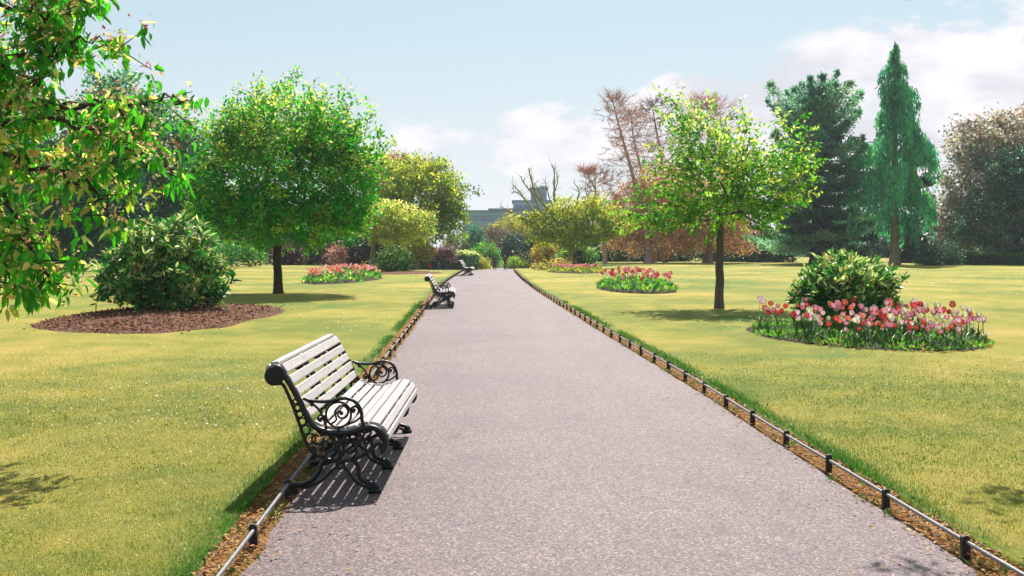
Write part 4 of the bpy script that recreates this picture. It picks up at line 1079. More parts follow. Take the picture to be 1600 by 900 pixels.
# olive pollarded tree right of the path end with bare upright shoots
Y0 = 78.0
def shoots(px0, py0, lst, Y, seed):
    return None
po = tree('pollarded_tree', 'wide olive tree with bare upright pollard shoots right of the path end', 'tree', (xo(892, Y0), Y0, gz(xo(892, Y0), Y0)), (xo(892, Y0), Y0, zo(385, Y0)), .24,
     pxblobs(Y0, [(880, 350, 52, 24), (925, 350, 45, 28), (840, 345, 26, 14), (895, 330, 44, 18), (955, 352, 26, 18), (880, 372, 52, 12), (935, 330, 30, 20)]), 900,
     dict(per=18, len=.6, up=.12, spread=.16, flat=.5, L=.19, W=.11, pal=[(.12, .17, .018, 4), (.20, .23, .025, 4), (.06, .12, .014, 3), (.30, .28, .04, 2)], sunlit_or_young=((.42, .36, .10), .5), var=.22), 47, nlimb=160, rtip=.013, group=BG, wood='bark_olive')
sb = MB(); O = np.array(po.location)
for pts, r in [([(890, 375), (850, 345), (828, 322), (812, 300), (803, 290)], .10), ([(880, 370), (845, 330), (833, 305), (818, 285), (814, 275)], .09), ([(885, 370), (850, 320), (836, 300), (830, 280), (826, 262)], .10), ([(892, 365), (868, 318), (866, 295), (866, 268), (862, 258)], .10),
               ([(870, 330), (860, 315), (856, 300), (852, 285)], .06), ([(846, 312), (842, 295), (835, 288)], .05), ([(900, 360), (900, 320), (905, 300), (897, 285)], .08), ([(905, 360), (928, 315), (930, 285), (932, 272)], .07), ([(880, 372), (838, 352), (805, 335), (782, 322)], .09), ([(866, 300), (871, 285), (870, 272)], .045), ([(820, 310), (806, 300), (800, 302)], .05), ([(905, 362), (915, 330), (918, 310), (914, 296)], .06)]:
    p = spline([W3(a, b, Y0 + .3 * math.sin(k * 2 + r * 90)) for k, (a, b) in enumerate(pts)], 5)
    sb.tube(p - O, np.linspace(r * 1.2, .035, len(p)) * (1 + .2 * np.sin(np.arange(len(p)) * 1.7)), 6)
rs = rng_of(147); PV = sb.v[:]; PA = np.concatenate(PV); sel = PA[rs.integers(0, len(PA), 150)]; sel = sel[sel[:, 2] > 3.2]
dd = rs.normal(0, .5, sel.shape) + [0, 0, .7]; sb.segs(sel, sel + unit(dd) * (.2 + .7 * rs.random((len(sel), 1))), np.full(len(sel), .022), np.full(len(sel), .010), 4)
sb.build('pollard_shoots', M['bark_olive'], po, True)
bg_shrub('broadleaf_shrub', 'dark green round shrub with pale top behind the gardener', 903, 80, [(903, 402, 24, 17), (890, 405, 18, 15), (918, 405, 16, 15)], 330, GRN[:2] + [(.02, .07, .02, 2)], 130, .2, sunlit_or_young=((.40, .40, .18), .6))
bg_shrub('yellow_shrub', 'amber shrub left of the gardener', 852, 104, [(848, 398, 16, 20), (866, 402, 12, 18)], 240, [(.26, .19, .04, 4), (.14, .14, .03, 3), (.36, .22, .06, 2)], 131, .22, leafm='leaf')
bg_shrub('orange_shrub', 'low orange plants at the left tip of the far tulip bed', 858, 72, [(852, 419, 14, 4), (872, 417, 12, 5)], 90, [(.34, .2, .09, 4), (.3, .26, .1, 3), (.1, .14, .03, 2)], 132, .16, leafm='leaf')
# bare reddish trees
def bare_tree(label, px, pyb, Y, trunk, limbs, seed, ntip, r0, col_bud, wood='bark_red', pyt=None, cone=.33, buds=2):
    rng = rng_of(seed); X = xo(px, Y); base = np.array((X, Y, zc(X, Y)))
    root = thing('bare_tree', label, 'tree', tuple(base), 'leafless reddish trees on the right')
    tl = spline([base - [0, 0, .1]] + [np.array(W3(a, b, Y)) for a, b in trunk], 4)
    T = []
    H = tl[-1, 2] - base[2]
    for k in range(ntip):
        f = .22 + .78 * rng.random() ** .8; i = int(f * (len(tl) - 1)); p = tl[i]
        rad = cone * H * max(.02, 1.0 - f) ** .62 * (.3 + .7 * rng.random()) + .12
        a = rng.random() * 6.283
        T.append(p + np.array([math.cos(a) * rad, math.sin(a) * rad, min(rad * (.7 + .8 * rng.random()), (tl[-1, 2] - p[2]) * .75 + .3)]))
    T = np.array(T)
    nodes, par, ends = skeleton(tl, T, rng, 3, -.06, 1.6, .03)
    wb = MB()
    build_wood(wb, nodes - base, par, len(tl), r0, .013, .45, 4, taper=.10)
    E = nodes[[e[0] for e in ends]]; A = np.repeat(E, 7, 0); 
    D = unit(A - np.repeat(nodes[par[[e[0] for e in ends]]], 7, 0)) + rng.normal(0, .45, A.shape) + [0, 0, .35]
    ln = (.5 + .8 * rng.random((len(A), 1)))
    A0 = A - unit(D) * ln * .5 * rng.random((len(A), 1))
    wb.segs(A0 - base, A0 + unit(D) * ln - base, np.full(len(A), .012), np.full(len(A), .006), 3)
    wb.build('trunk', M[wood], root, True)
    tips = A0 + unit(D) * ln; lb = MB(); C = np.repeat(tips, buds, 0) - rng.random((len(tips) * buds, 1)) * np.repeat(unit(D) * ln, buds, 0) * .8; m_ = len(C)
    leaves(lb, C - base, rng.standard_normal((m_, 3)), rng.standard_normal((m_, 3)), .10, .05, palette(rng, m_, col_bud))
    lb.build('crown', M['leaf_copper'], root)
    return root
BUD = [(.48, .27, .22, 4), (.38, .22, .18, 3), (.52, .28, .18, 2)]
bare_tree('tallest leafless tree with fine reddish twigs left of the young green tree', 1013, 412, 100, [(1012, 380), (1000, 320), (985, 260), (968, 200), (955, 148)], None, 51, 260, .36, BUD, cone=.36)
bare_tree('slimmer leafless tree leaning close behind the tallest one', 1022, 412, 106, [(1020, 350), (1005, 280), (990, 215), (985, 172)], None, 52, 190, .26, BUD, cone=.32)
bare_tree('leafless grey twigged tree seen through the top of the young green tree', 1040, 412, 108, [(1040, 340), (1035, 260), (1025, 200), (1018, 158)], None, 53, 190, .26, [(.14, .10, .09, 3), (.2, .11, .09, 3)], 'bark_grey', cone=.32)
bare_tree('round headed leafless pinkish tree rising behind the young green tree', 1108, 412, 104, [(1108, 360), (1108, 280), (1106, 210), (1104, 152)], None, 54, 330, .34, [(.55, .30, .28, 4), (.44, .22, .2, 3)], cone=.40, buds=4)
bare_tree('low leafless coral twigged tree between the pollarded tree and the tallest bare tree', 945, 412, 96, [(945, 370), (938, 320), (925, 285), (915, 268)], None, 55, 130, .2, [(.38, .15, .10, 4), (.28, .12, .08, 3)], cone=.34, buds=4)
COP = [(.42, .25, .12, 4), (.33, .20, .10, 3), (.48, .32, .18, 2), (.18, .13, .07, 1)]
Y0 = 102.0
tree('copper_beech', 'orange brown leaved beech with a pale trunk behind the young green tree', 'tree', (xo(1013, Y0), Y0, gz(xo(1013, Y0), Y0)), (xo(1013, Y0), Y0, zo(340, Y0)), .45,
     pxblobs(Y0, [(1000, 330, 50, 45), (1035, 300, 55, 40), (970, 350, 40, 30), (1060, 340, 45, 45), (985, 378, 45, 16), (1050, 382, 40, 16)]), 1100,
     dict(per=16, len=.8, up=.2, spread=.28, L=.26, W=.15, pal=COP, sunlit_or_young=((.58, .36, .18), .55), nvar=1.0, var=.22), 56, leafm='leaf_copper', nlimb=150, rtip=.02, group=BG, wood='bark_pale', shell=.35)
tree('copper_beech', 'orange brown leaved beech with a leaning trunk just left of the young tree trunk', 'tree', (xo(1104, 104.), 104., gz(xo(1104, 104.), 104.)), (xo(1112, 104.), 104., zo(350, 104.)), .4,
     pxblobs(104., [(1110, 340, 50, 36), (1085, 372, 40, 22), (1140, 372, 36, 22), (1120, 300, 36, 30)]), 700,
     dict(per=16, len=.8, up=.2, spread=.28, L=.26, W=.15, pal=COP, sunlit_or_young=((.58, .36, .18), .55), nvar=1.0, var=.22), 57, leafm='leaf_copper', nlimb=110, rtip=.02, group=BG, wood='bark_pale', shell=.35)
# conifers
def layered_conifer(name, label, px, Y, base_py, tiers, seed, pal, wood, r0, top_py, weep=False, L=.34, W=.05, n_per=900):
    rng = rng_of(seed); X = xo(px, Y); base = np.array((X, Y, zc(X, Y)))
    root = thing(name, label, 'tree', tuple(base), BG)
    zt = zo(top_py, Y)
    tl = spline([base - [0, 0, .15], base + [.05, 0, (zt - base[2]) * .35], base + [-.05, 0, (zt - base[2]) * .7], np.array((X, Y, zt))], 6)
    wb = MB(); wb.tube(tl - base, r0 * (1 - .93 * np.linspace(0, 1, len(tl))) * (1 + .5 * np.exp(-np.linspace(0, 1, len(tl)) * 30)), 10)
    lb = MB()
    for (py, rad_l, rad_r, nb, rise) in tiers:
        z = zo(py, Y)
        for b in range(nb):
            a = 2 * math.pi * (b + rng.random() * .7) / nb
            f = .5 + .5 * math.cos(a)
            R = (rad_r * f + rad_l * (1 - f)) * Y / F * ((.50 if weep else .52) + (.72 if weep else .55) * rng.random())
            zz = z + rng.normal(0, .25)
            r_ = rise + rng.normal(0, .07)
            dirh = np.array([math.cos(a), math.sin(a), 0])
            s = np.linspace(0, 1, 7)[:, None]
            if weep: path = np.array([X, Y, zz]) + dirh * R * s + np.array([0, 0, 1]) * (R * (.42 * np.sin(s * 2.4) - .5 * s ** 3))
            else: path = np.array([X, Y, zz]) + dirh * R * s + np.array([0, 0, 1]) * (R * (r_ * s - .10 * np.sin(s * 3.0) + .10 * s ** 3))
            wb.tube(path - base, np.linspace(.055 + .012 * R, .012, 7), 5)
            m_ = int(n_per * R / 3.0 * (.7 + .5 * rng.random())) + 60
            t = .18 + .82 * rng.random(m_) ** .8
            if not weep:
                nc = max(3, int(R * 1.6)); t = np.clip((rng.integers(1, nc + 1, m_) - .15 * rng.random()) / nc + rng.normal(0, .28 / nc, m_), .12, 1.02)
            P = np.stack([np.interp(t, s[:, 0], path[:, k]) for k in range(3)], 1)
            side = np.array([-dirh[1], dirh[0], 0])
            wd = R * (.24 if weep else .34) * np.sin(np.clip(t, 0, 1) * 2.6 + .3) + .15
            cc = np.array(pal)[rng.choice(len(pal), p=np.array(pal)[:, 3] / np.sum(np.array(pal)[:, 3]))][:3] * (1 + .2 * rng.standard_normal())
            if weep:
                q0 = rng.random(9); hang = rng.random(m_) * (.7 + 2.3 * q0[rng.integers(0, 9, m_)]) * (.35 + .65 * min(1, R / 2.2))
                q = rng.integers(0, max(3, int(R * 4)), m_)            # strands
                offs = ((q * 0.618) % 1 - .5)
                P = P + side * (offs * 2 * wd)[:, None] + rng.normal(0, .06, P.shape) - np.array([0, 0, 1]) * hang[:, None]
                D = np.array([0, 0, -1.]) + rng.normal(0, .28, P.shape); NR = rng.standard_normal(P.shape)
            else:
                P = P + side * (rng.normal(0, .55, m_) * wd)[:, None] + np.array([0, 0, 1]) * rng.normal(.05, .13, m_)[:, None]
                D = dirh * .7 + rng.normal(0, .6, P.shape) + [0, 0, .35]; NR = rng.normal(0, .8, P.shape) + [0, 0, .6]
            if weep:
                pp = np.array(pal)[rng.choice(len(pal), 40, p=np.array(pal)[:, 3] / np.sum(np.array(pal)[:, 3]))][:, :3]
                cc = .4 * cc + .6 * pp[(q * 7 + np.round(t * 6).astype(int)) % 40]
            col = np.clip(cc * (1 + .22 * rng.standard_normal((m_, 1))), .004, .5)
            leaves(lb, P - base, D, NR, L * (.6 + .8 * rng.random(m_)), W * (.6 + .8 * rng.random(m_)), col, fold=.05)
    wb.build('trunk', M[wood], root, True); lb.build('crown', M['needle'], root)
    return root
CED = [(.075, .155, .125, 4), (.11, .20, .15, 3), (.045, .11, .09, 3), (.20, .26, .18, 1.5)]
tiers = [(150, 14, 16, 5, 1.5), (168, 30, 36, 7, 1.2), (186, 56, 50, 8, .9), (204, 80, 66, 9, .7), (222, 72, 72, 9, .5), (244, 78, 80, 10, .3), (266, 84, 84, 10, .15), (288, 88, 86, 10, .05), (310, 96, 88, 10, -.02), (332, 104, 92, 10, -.1), (354, 108, 92, 10, -.16), (376, 92, 80, 8, -.18)]
layered_conifer('cedar_tree', 'broad blue-green cedar with layered boughs left of the weeping conifer', 1275, 97., 412, tiers, 58, CED, 'bark', .55, 128, L=.36, W=.13, n_per=620)
WEEP = [(.03, .22, .13, 4), (.055, .29, .16, 4), (.012, .09, .08, 4), (.14, .33, .11, 1.8)]
tiers = [(76, 5, 5, 3, 0), (90, 13, 11, 3, 0), (106, 24, 19, 4, 0), (124, 18, 22, 3, 0), (140, 36, 42, 4, 0), (160, 30, 46, 4, 0), (182, 36, 44, 4, 0), (205, 40, 54, 4, 0), (228, 46, 58, 5, 0), (250, 66, 58, 4, 0), (272, 80, 64, 5, 0), (292, 84, 76, 5, 0), (314, 64, 80, 5, 0), (338, 38, 54, 3, 0)]
layered_conifer('weeping_conifer', 'tall narrow emerald weeping conifer with hanging sprays and a pale trunk', 1398, 92., 412, tiers, 59, WEEP, 'bark_pale', .42, 64, weep=True, L=.46, W=.12, n_per=460)
tiers = [(230, 12, 12, 5, .5), (255, 26, 26, 6, .3), (285, 34, 34, 7, .1), (315, 42, 42, 7, 0), (345, 48, 48, 7, -.1), (370, 46, 46, 6, -.1)]
layered_conifer('dark_spruce', 'shadowy dark conifer filling the gap behind the weeping conifer', 1432, 108., 412, tiers, 60, [(.012, .035, .024, 4), (.018, .05, .03, 2)], 'bark', .3, 215, L=.38, W=.14, n_per=620)
layered_conifer('dark_spruce', 'shadowy dark conifer filling the gap between cedar and weeping conifer', 1338, 110., 412, tiers, 61, [(.012, .035, .024, 4), (.018, .05, .03, 2)], 'bark', .3, 225, L=.38, W=.14, n_per=620)
# big trees at the right edge
PUR = [(.36, .34, .27, 4), (.50, .46, .40, 4), (.20, .24, .15, 3), (.60, .54, .48, 2)]
Y0 = 98.0
tree('silvery_tree', 'broad silvery mauve tree in early leaf at the right edge', 'tree', (xo(1560, Y0), Y0, gz(xo(1560, Y0), Y0)), (xo(1560, Y0), Y0, zo(340, Y0)), .45,
     pxblobs(Y0, [(1540, 230, 55, 42), (1590, 225, 60, 50), (1520, 290, 45, 60), (1500, 345, 30, 40), (1488, 345, 32, 52), (1580, 300, 60, 60), (1640, 270, 60, 80)]), 1500,
     dict(per=22, len=.8, up=.3, spread=.3, L=.36, W=.23, pal=PUR, sunlit_or_young=((.30, .20, .10), .35), var=.25), 62, leafm='leaf_pale', nlimb=170, rtip=.02, group=BG, wood='bark_grey')
Y0 = 93.0
tree('evergreen_oak', 'dark green evergreen in front of the silvery mauve tree at the right edge', 'tree', (xo(1590, Y0), Y0, gz(xo(1590, Y0), Y0)), (xo(1590, Y0), Y0, zo(360, Y0)), .4,
     pxblobs(Y0, [(1585, 285, 45, 55), (1560, 330, 50, 45), (1530, 360, 36, 32), (1620, 320, 55, 65), (1595, 375, 45, 22)]), 1100,
     dict(per=16, len=.6, up=.3, spread=.25, L=.28, W=.16, pal=[(.024, .075, .050, 4), (.04, .105, .065, 3), (.10, .15, .11, 1.5)], var=.25), 63, leafm='leaf_far', nlimb=130, rtip=.02, group=BG)
bg_shrub('clipped_bush', 'dark clipped dome bush right of the weeping conifer trunk', 1470, 90, [(1470, 402, 28, 24), (1466, 408, 30, 18)], 560, [(.014, .05, .030, 4), (.02, .065, .035, 3)], 133, .15, shell=.82, up=.2)
# understory along the right
und = [(965, 40, 385, 112, 'dark shrub under the pollarded tree', DK), (1040, 36, 384, 114, 'dark shrub between the two beech trunks', DK), (1140, 40, 380, 112, 'dark shrub behind the young tree trunk', DK),
       (1205, 36, 372, 108, 'dark green shrub left of the cedar trunk', DK), (1320, 36, 376, 112, 'dark shrub between cedar and weeping conifer trunks', DK), (1428, 26, 384, 104, 'dark shrub beside the pale weeping conifer trunk', DK),
       (1555, 42, 370, 108, 'bluish dark shrub behind the low straight hedge', [(.02, .045, .045, 4), (.04, .065, .06, 2)]), (1500, 24, 384, 101, 'greenish yellow shrub right of the dome bush', [(.12, .15, .03, 3), (.2, .18, .05, 2), (.05, .1, .03, 2)])]
for i, (px, w, top, Y, lab, pal) in enumerate(und):
    bg_shrub('understory_shrub', lab, px, Y, [(px, (top + 412) / 2, w, (412 - top) / 2 + 3), (px + w * .6, (top + 418) / 2 + 2, w * .6, (408 - top) / 2), (px - w * .6, (top + 420) / 2 + 3, w * .6, (406 - top) / 2)], 380, pal, 140 + i, .3)
# far wood that reads as one mass
rng = rng_of(90); mb = MB()
for k in range(46):
    px = -900 + k * 76 + rng.normal(0, 15); Y = 150 + 25 * rng.random() + abs(px - 790) * .01
    if 690 < px < 880: continue
    top = 352 + 18 * rng.random() if 560 < px < 1000 else 322 + 34 * rng.random()
    bl = pxblobs(Y, [(px, (top + 415) / 2, 52, (415 - top) / 2)])
    pts, _ = in_blobs(rng, bl, 620, .6)
    crown_leaves(mb, rng, pts, np.array(bl[0][:3]), dict(per=12, len=.8, up=.3, spread=.4, L=.6, W=.4, pal=[(.014, .04, .022, 4), (.022, .055, .026, 3), (.05, .06, .03, 1)], var=.25))
tag(mb.build('woodland', M['leaf_far']), 'dark unbroken belt of trees beyond the lawns', 'woodland', kind='stuff')

# ------------------------------------------------------------------ distant office building
def building():
    Y = 300.0; s = Y / F
    root = thing('office_building', 'grey-blue flat roofed office blocks rising beyond the path end', 'building', (xo(820, Y), Y, -2.2))
    O = np.array(root.location)
    wall = simple_mat('grey_blue_cladding', (.16, .29, .38), rough=.5, var=.1, scale=.3)
    wall2 = simple_mat('pale_cladding', (.33, .40, .44), rough=.5, var=.1, scale=.3)
    glass = simple_mat('office_glass', (.10, .20, .28), rough=.12, var=.2, scale=.4)
    roofm = simple_mat('roof_felt', (.12, .19, .25), rough=.8, scale=.5)
    def block(p0, p1, top, y0, dep, m, rows, name):
        z1 = zo(top, Y); x0, x1 = xo(p0, Y), xo(p1, Y)
        b = MB(); b.box(((x0 + x1) / 2, Y + y0 + dep / 2, (z1 - 2.2) / 2), (x1 - x0, dep, z1 + 2.2)); o = b.build(name, m, root); o.location = -O
        r = MB(); r.box(((x0 + x1) / 2, Y + y0 + dep / 2, z1 + .25), (x1 - x0 + .8, dep + .8, .5)); o = r.build('roof', roofm, root); o.location = -O
        for k in range(rows):
            zz = z1 - 1.9 - k * 3.2
            w = MB(); n = max(2, int((x1 - x0) / 2.4)); st = (x1 - x0 - 1) / n
            for q in range(n): w.box((x0 + .5 + st * (q + .5), Y + y0 - .02, zz), (st * .86, .1, 1.7))
            o = w.build('window_band', glass, root); o.location = -O
    block(722, 800, 331, 0, 20, wall, 3, 'wall')
    block(764, 905, 327, 6, 22, wall, 3, 'wall')
    block(802, 862, 312, 14, 18, wall2, 3, 'wall')
    block(832, 858, 289, 20, 12, wall, 4, 'tower')
    m = MB()
    for px in (848, 851, 854, 857): m.box((xo(px, Y), Y + 26, zo(286, Y)), (.25, .25, 1.8))
    m.box((xo(852.5, Y), Y + 26, zo(283.5, Y)), (2.2, .25, .25)); o = m.build('roof_railing', roofm, root); o.location = -O
building()

# ------------------------------------------------------------------ people
SKIN = simple_mat('skin', (.45, .27, .2), rough=.55, var=.08, scale=30)
def cloth(name, c): return simple_mat(name, c, rough=.85, var=.2, scale=25)
def person(label, loc, rotz, pose, top, legs, hair, long_hair=False, scale=1.0):
    V, E, R = [], [], []
    def v(p, r, par=None):
        V.append(p); R.append(r); i = len(V) - 1
        if par is not None: E.append((par, i))
        return i
    if pose in ('stand', 'walk', 'work'):
        hz = .94; sw = .16 if pose == 'walk' else .05
        lean = .28 if pose == 'work' else 0.0
        pel = v((0, 0, hz), .135); ab = v((0, lean * .3, 1.12), .13, pel); ch = v((0, lean * .8, 1.33), .15, ab); nk = v((0, lean, 1.46), .055, ch); hd = v((0, lean + .015, 1.56), .088, nk); v((0, lean + .01, 1.66), .085, hd)
        nose = v((0, lean + .125, 1.58), .016, hd)
        for s in (-1, 1):
            hp = v((s * .09, 0, .88), .095, pel); kn = v((s * .10, s * sw, .48), .062, hp); an = v((s * .10, s * sw * .6 - .03, .09), .042, kn); v((s * .11, s * sw * .6 + .13, .035), .036, an)
            sh = v((s * .19, lean * .85, 1.38), .062, ch)
            if pose == 'work': el, ha = (s * .24, lean + .18, 1.12), (s * .06 - .08, lean + .40, .98)
            else: el, ha = (s * .25, -s * sw * .5 - .02, 1.10), (s * .26, -s * sw + .06, .84)
            e = v(el, .043, sh); w = v(ha, .03, e)
            d = unit(np.array(ha) - np.array(el)); pm = v(tuple(np.array(ha) + d * .06), .032, w)
            for k in range(4):
                f = v(tuple(np.array(ha) + d * (.13 + .01 * (k in (1, 2))) + np.array([0, (k - 1.5) * .018, -.005])), .0085, pm)
            v(tuple(np.array(ha) + d * .07 + np.array([-s * .045, .03, 0])), .01, pm)
        hc = np.array((0, lean + .0, 1.635)); seatz = .88
    else:
        pel = v((0, 0, .12), .14); ab = v((0, .02, .30), .13, pel); ch = v((0, .06, .50), .14, ab); nk = v((0, .09, .63), .055, ch); hd = v((0, .115, .73), .088, nk); v((0, .10, .83), .085, hd)
        nose = v((0, .22, .745), .016, hd)
        for s in (-1, 1):
            hp = v((s * .09, .04, .12), .10, pel)
            if pose == 'sit_long': kn, an, ft = (s * .13, .46, .16), (s * .12, .88, .06), (s * .14, .93, .16)
            else: kn, an, ft = (s * .17, .38, .40), (s * .12, .50, .07), (s * .13, .64, .04)
            k_ = v(kn, .068, hp); a_ = v(an, .044, k_); v(ft, .036, a_)
            sh = v((s * .18, .06, .56), .06, ch); el = (s * .24, .20, .36); ha = (s * .12, .38, .34)
            e = v(el, .043, sh); w = v(ha, .03, e); d = unit(np.array(ha) - np.array(el)); pm = v(tuple(np.array(ha) + d * .06), .032, w)
            for k in range(4): v(tuple(np.array(ha) + d * .13 + np.array([0, 0, (k - 1.5) * .018])), .0085, pm)
            v(tuple(np.array(ha) + d * .06 + np.array([0, 0, .05])), .01, pm)
        hc = np.array((0, .085, .80)); seatz = .17
    me = bpy.data.meshes.new('person'); me.from_pydata([tuple(map(float, p)) for p in V], E, [])
    o = bpy.data.objects.new('person', me); COL.objects.link(o)
    md = o.modifiers.new('s', 'SKIN'); md.use_smooth_shade = True
    sv = me.skin_vertices[0].data
    for i, r in enumerate(R): sv[i].radius = (r, r)
    sv[0].use_root = True
    o.modifiers.new('d', 'SUBSURF').levels = 1
    dg = bpy.context.evaluated_depsgraph_get()
    nm = bpy.data.meshes.new_from_object(o.evaluated_get(dg)); o.modifiers.clear(); o.data = nm
    for m_ in (SKIN, top, legs, SHOE): nm.materials.append(m_)
    hands = [np.array(V[i]) for i, r in enumerate(R) if r == .032]
    for p in nm.polygons:
        c = np.array(p.center)
        if pose.startswith('sit'):
            idx = 0 if c[2] > .645 else (1 if (c[1] < .22 and c[2] > seatz) or (c[2] > .30 and abs(c[0]) > .13 and c[1] < .36) else 2)
            if c[1] > .58 and c[2] < .2 and pose != 'sit_long': idx = 3
        else:
            idx = 0 if c[2] > 1.48 else (1 if c[2] > .86 else (2 if c[2] > .11 else 3))
        if min(np.linalg.norm(c - h) for h in hands) < .10: idx = 0
        p.material_index = idx
    nm.polygons.foreach_set('use_smooth', np.ones(len(nm.polygons), bool))
    tag(o, label, 'person'); o.location = loc; o.rotation_euler = (0, 0, rotz); o.scale = (scale,) * 3
    hb = MB(); th = np.arange(10) * 2 * math.pi / 10
    rows = [(.0, .10), (.05, .088), (.085, .06), (.105, .0)]
    if long_hair: rows = [(-.30, .085), (-.16, .115)] + rows
    rows = [(-.06, .098)] + rows if not long_hair else rows
    Vh = []
    for z, r in rows:
        for a in th: Vh.append((hc[0] + r * math.cos(a), hc[1] - .028 + r * math.sin(a) * (1.0 if math.sin(a) < 0 or z > .02 else .35), hc[2] + z - .03))
    Qh = [(i * 10 + j, i * 10 + (j + 1) % 10, (i + 1) * 10 + (j + 1) % 10, (i + 1) * 10 + j) for i in range(len(rows) - 1) for j in range(10)]
    hb.add(Vh, Qh); hb.build('hair', hair, o, True)
    return o
SHOE = cloth('dark_shoe', (.02, .018, .016))
BLK, NAVY, JEAN = cloth('black_cloth', (.015, .015, .018)), cloth('navy_cloth', (.014, .018, .04)), cloth('blue_jeans', (.06, .10, .16))
HB, HD, HG = cloth('brown_hair', (.08, .045, .025)), cloth('dark_hair', (.02, .014, .012)), cloth('fair_hair', (.35, .25, .13))
def at(px, Y, dz=0): x = xo(px, Y); return (x, Y, float(lawn_z(x, Y)) + dz)
def onpath(px, Y): x = xo(px, Y); return (x, Y, float(drop(x, Y)) + .03)
person('person in a brown red coat and pale jeans walking at the path end', onpath(773, 112), math.radians(170), 'walk', cloth('rust_coat', (.16, .05, .03)), JEAN, HB)
person('person in a dark plum coat with a light scarf at the path end', onpath(789.5, 111), math.radians(185), 'walk', cloth('plum_coat', (.09, .025, .05)), BLK, HG)
person('person in dark maroon sitting on the grass beside the far mulch bed', at(647, 85), math.radians(15), 'sit', cloth('maroon_coat', (.20, .07, .06)), BLK, HB, True, .9)
person('person in a crimson top sitting on the grass with legs stretched out', at(673, 86), math.radians(70), 'sit_long', cloth('crimson_top', (.45, .02, .06)), cloth('dark_green_cloth', (.02, .035, .025)), HD, True, .9)
person('person in a dark green jacket sitting right of the person in crimson', at(684.5, 86.5), math.radians(-30), 'sit', cloth('bottle_green_jacket', (.05, .13, .13)), BLK, HB, False, .88)
gd = person('gardener in navy clothes leaning over the far tulip bed with a pole', at(906, 75), math.radians(165), 'work', NAVY, NAVY, HB)
person('fair haired person in black standing left of the gardener', at(857, 106), math.radians(200), 'stand', BLK, cloth('grey_cloth', (.06, .06, .065)), HG)
hx, hy, hz = at(906, 75)
m = MB(); c_, s_ = math.cos(math.radians(165)), math.sin(math.radians(165))
def loc2w(p): return (hx + c_ * p[0] - s_ * p[1], hy + s_ * p[0] + c_ * p[1], hz + p[2])
a = np.array(loc2w((-.03, .70, 1.00))); tipp = np.array((xo(905, 74), 74.0 - .1, hz + .12)); topp = np.array((xo(896.5, 74.2), 74.2, zo(402.5, 74.2)))
m.tube(np.array([topp, tipp]) - tipp, .017, 6)
dr = unit(tipp - topp)
hoe = thing('garden_hoe', 'pale wooden pole of a garden hoe held by the gardener', 'hoe', tuple(tipp))
m.build('handle', simple_mat('ash_wood', (.45, .36, .24), rough=.6), hoe, True)
m2 = MB(); m2.box((0, -.03, -.02), (.16, .10, .012)); m2.build('blade', M['rail'], hoe)

# ------------------------------------------------------------------ haze
m, nt, out = new_mat('haze')
pv = N(nt, 'ShaderNodeVolumePrincipled', {'Color': (.86, .92, 1.0, 1), 'Density': .00028, 'Anisotropy': .3})
nt.links.new(pv.outputs[0], out.inputs['Volume'])
hb = MB(); hb.box((0, 300, 24.4), (5600, 6000, 55.6)); hz_ = hb.build('haze', m); tag(hz_, 'thin pale daylight haze over the park', 'haze', kind='stuff')
# ------------------------------------------------------------------ sky, sun, camera
EL, AZ = math.radians(53), math.radians(11)          # azimuth from +Y towards +X
sun = bpy.data.lights.new('sun', 'SUN'); sun.energy = 4.6; sun.angle = math.radians(.53); sun.color = (1.0, .95, .87)
so = bpy.data.objects.new('sun', sun); COL.objects.link(so)
dirn = Vector((math.cos(EL) * math.sin(AZ), math.cos(EL) * math.cos(AZ), math.sin(EL)))
so.rotation_euler = (-dirn).to_track_quat('-Z', 'Y').to_euler(); so.location = (20, 40, 60)
w = bpy.data.worlds.new('World'); SC.world = w; w.use_nodes = True
nt = w.node_tree
for n_ in list(nt.nodes): nt.nodes.remove(n_)
out = N(nt, 'ShaderNodeOutputWorld')
sky = N(nt, 'ShaderNodeTexSky', sky_type='NISHITA', sun_disc=False, sun_elevation=EL, sun_rotation=AZ, altitude=20, air_density=1.0, dust_density=1.2, ozone_density=1.5)
tcw = N(nt, 'ShaderNodeTexCoord').outputs['Generated']
sp = N(nt, 'ShaderNodeSeparateXYZ', {'Vector': tcw}).outputs
az = math_(nt, 'ARCTAN2', sp[0], sp[1]); el = math_(nt, 'ARCSINE', sp[2])
def PXA(px, py): return math.atan((px - CX) / F), math.atan((HY - py) / math.hypot(F, px - CX))
cv = N(nt, 'ShaderNodeCombineXYZ', {0: math_(nt, 'MULTIPLY', az, 1.0), 1: math_(nt, 'MULTIPLY', el, 2.1), 2: 0.0}).outputs[0]
nz = N(nt, 'ShaderNodeTexNoise', {'Vector': cv, 'Scale': 11.0, 'Detail': 9.0, 'Roughness': .58, 'Lacunarity': 2.1}).outputs['Fac']
nz2 = N(nt, 'ShaderNodeTexNoise', {'Vector': cv, 'Scale': 4.2, 'Detail': 4.0, 'Roughness': .5}).outputs['Fac']
mask = None
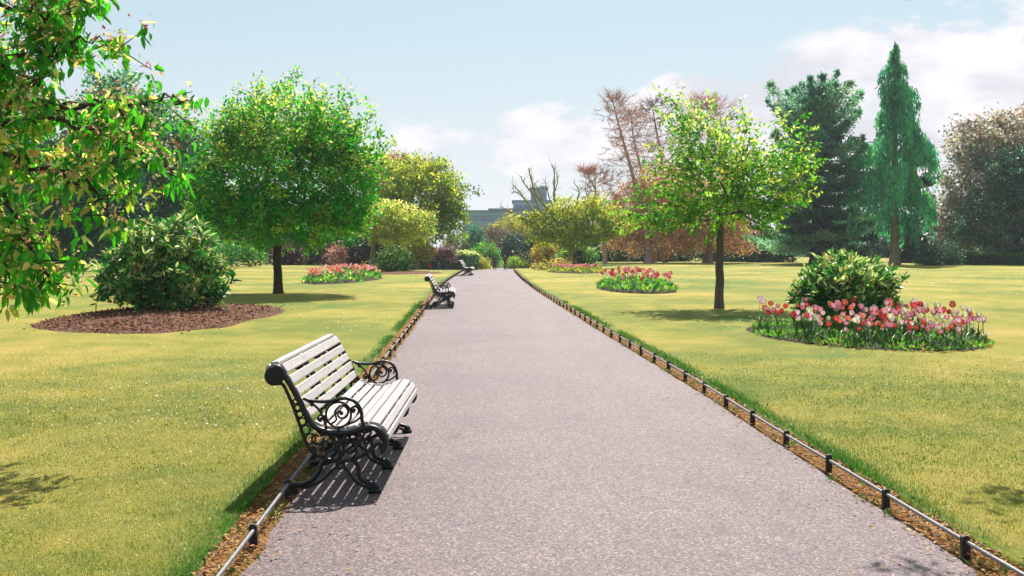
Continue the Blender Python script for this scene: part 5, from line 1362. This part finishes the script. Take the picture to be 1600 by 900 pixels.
for (px, py, rx, ry, amp) in [(1230, 165, 190, 62, 1.0), (1500, 135, 230, 92, 1.0), (862, 222, 92, 52, .95), (1350, 235, 330, 70, .95), (700, 225, 90, 40, .35), (1085, 130, 60, 16, .7), (60, 300, 260, 60, .6), (1900, 150, 300, 100, 1.0), (-400, 200, 300, 90, .9)]:
    a0, e0 = PXA(px, py); ra, re = rx / F, ry / F
    dx = math_(nt, 'DIVIDE', math_(nt, 'SUBTRACT', az, a0), ra); dy = math_(nt, 'DIVIDE', math_(nt, 'SUBTRACT', el, e0), re)
    r2 = math_(nt, 'ADD', math_(nt, 'MULTIPLY', dx, dx), math_(nt, 'MULTIPLY', dy, dy))
    g_ = math_(nt, 'MULTIPLY', math_(nt, 'MAXIMUM', math_(nt, 'SUBTRACT', 1.0, math_(nt, 'MULTIPLY', r2, .5)), 0.0), amp)
    mask = g_ if mask is None else math_(nt, 'MAXIMUM', mask, g_)
dens = math_(nt, 'ADD', math_(nt, 'MULTIPLY', mask, .62), math_(nt, 'MULTIPLY', math_(nt, 'SUBTRACT', nz, .5), 1.9))
dens = N(nt, 'ShaderNodeMapRange', {0: dens, 1: .08, 2: .36, 3: 0.0, 4: 1.0}, interpolation_type='SMOOTHSTEP').outputs[0]
dens = math_(nt, 'MULTIPLY', dens, N(nt, 'ShaderNodeMapRange', {0: mask, 1: 0.0, 2: .3, 3: 0.0, 4: 1.0}).outputs[0])
shade = N(nt, 'ShaderNodeMapRange', {0: math_(nt, 'ADD', nz, math_(nt, 'MULTIPLY', math_(nt, 'SUBTRACT', nz2, .5), 1.0)), 1: .35, 2: .62, 3: 0.0, 4: 1.0}).outputs[0]
SKYK = 1.0
ccol = mixc(nt, shade, (6.2, 6.1, 6.7), (9.0, 8.6, 8.8))
haze = N(nt, 'ShaderNodeMapRange', {0: el, 1: 0.0, 2: .26, 3: 1.0, 4: 0.0}, interpolation_type='SMOOTHSTEP').outputs[0]
skc = mixc(nt, .65, sky.outputs[0], (4.9, 6.5, 6.8))
skc = mixc(nt, math_(nt, 'MULTIPLY', haze, .85), skc, (6.6, 6.7, 7.15))
skc = mixc(nt, math_(nt, 'MULTIPLY', dens, .9), skc, ccol)
bg = N(nt, 'ShaderNodeBackground', {'Color': skc, 'Strength': .060})
nt.links.new(bg.outputs[0], out.inputs['Surface'])

cam = bpy.data.cameras.new('camera'); co = bpy.data.objects.new('camera', cam); COL.objects.link(co)
co.location = (0, 0, EYE); co.rotation_euler = (math.radians(90), 0, 0)
cam.sensor_width = 36; cam.lens = 36 * F / 1600; cam.shift_y = -(450 - HY) / 1600
cam.clip_start = .05; cam.clip_end = 6000
SC.camera = co
SC.view_settings.view_transform = 'Standard'; SC.view_settings.look = 'None'
SC.view_settings.exposure = 1.0; SC.view_settings.gamma = 1.0; SC.view_settings.use_curve_mapping = False
SC.render.film_transparent = False
SC.cycles.use_denoising = True
SC.cycles.max_bounces = 8; SC.cycles.transparent_max_bounces = 8
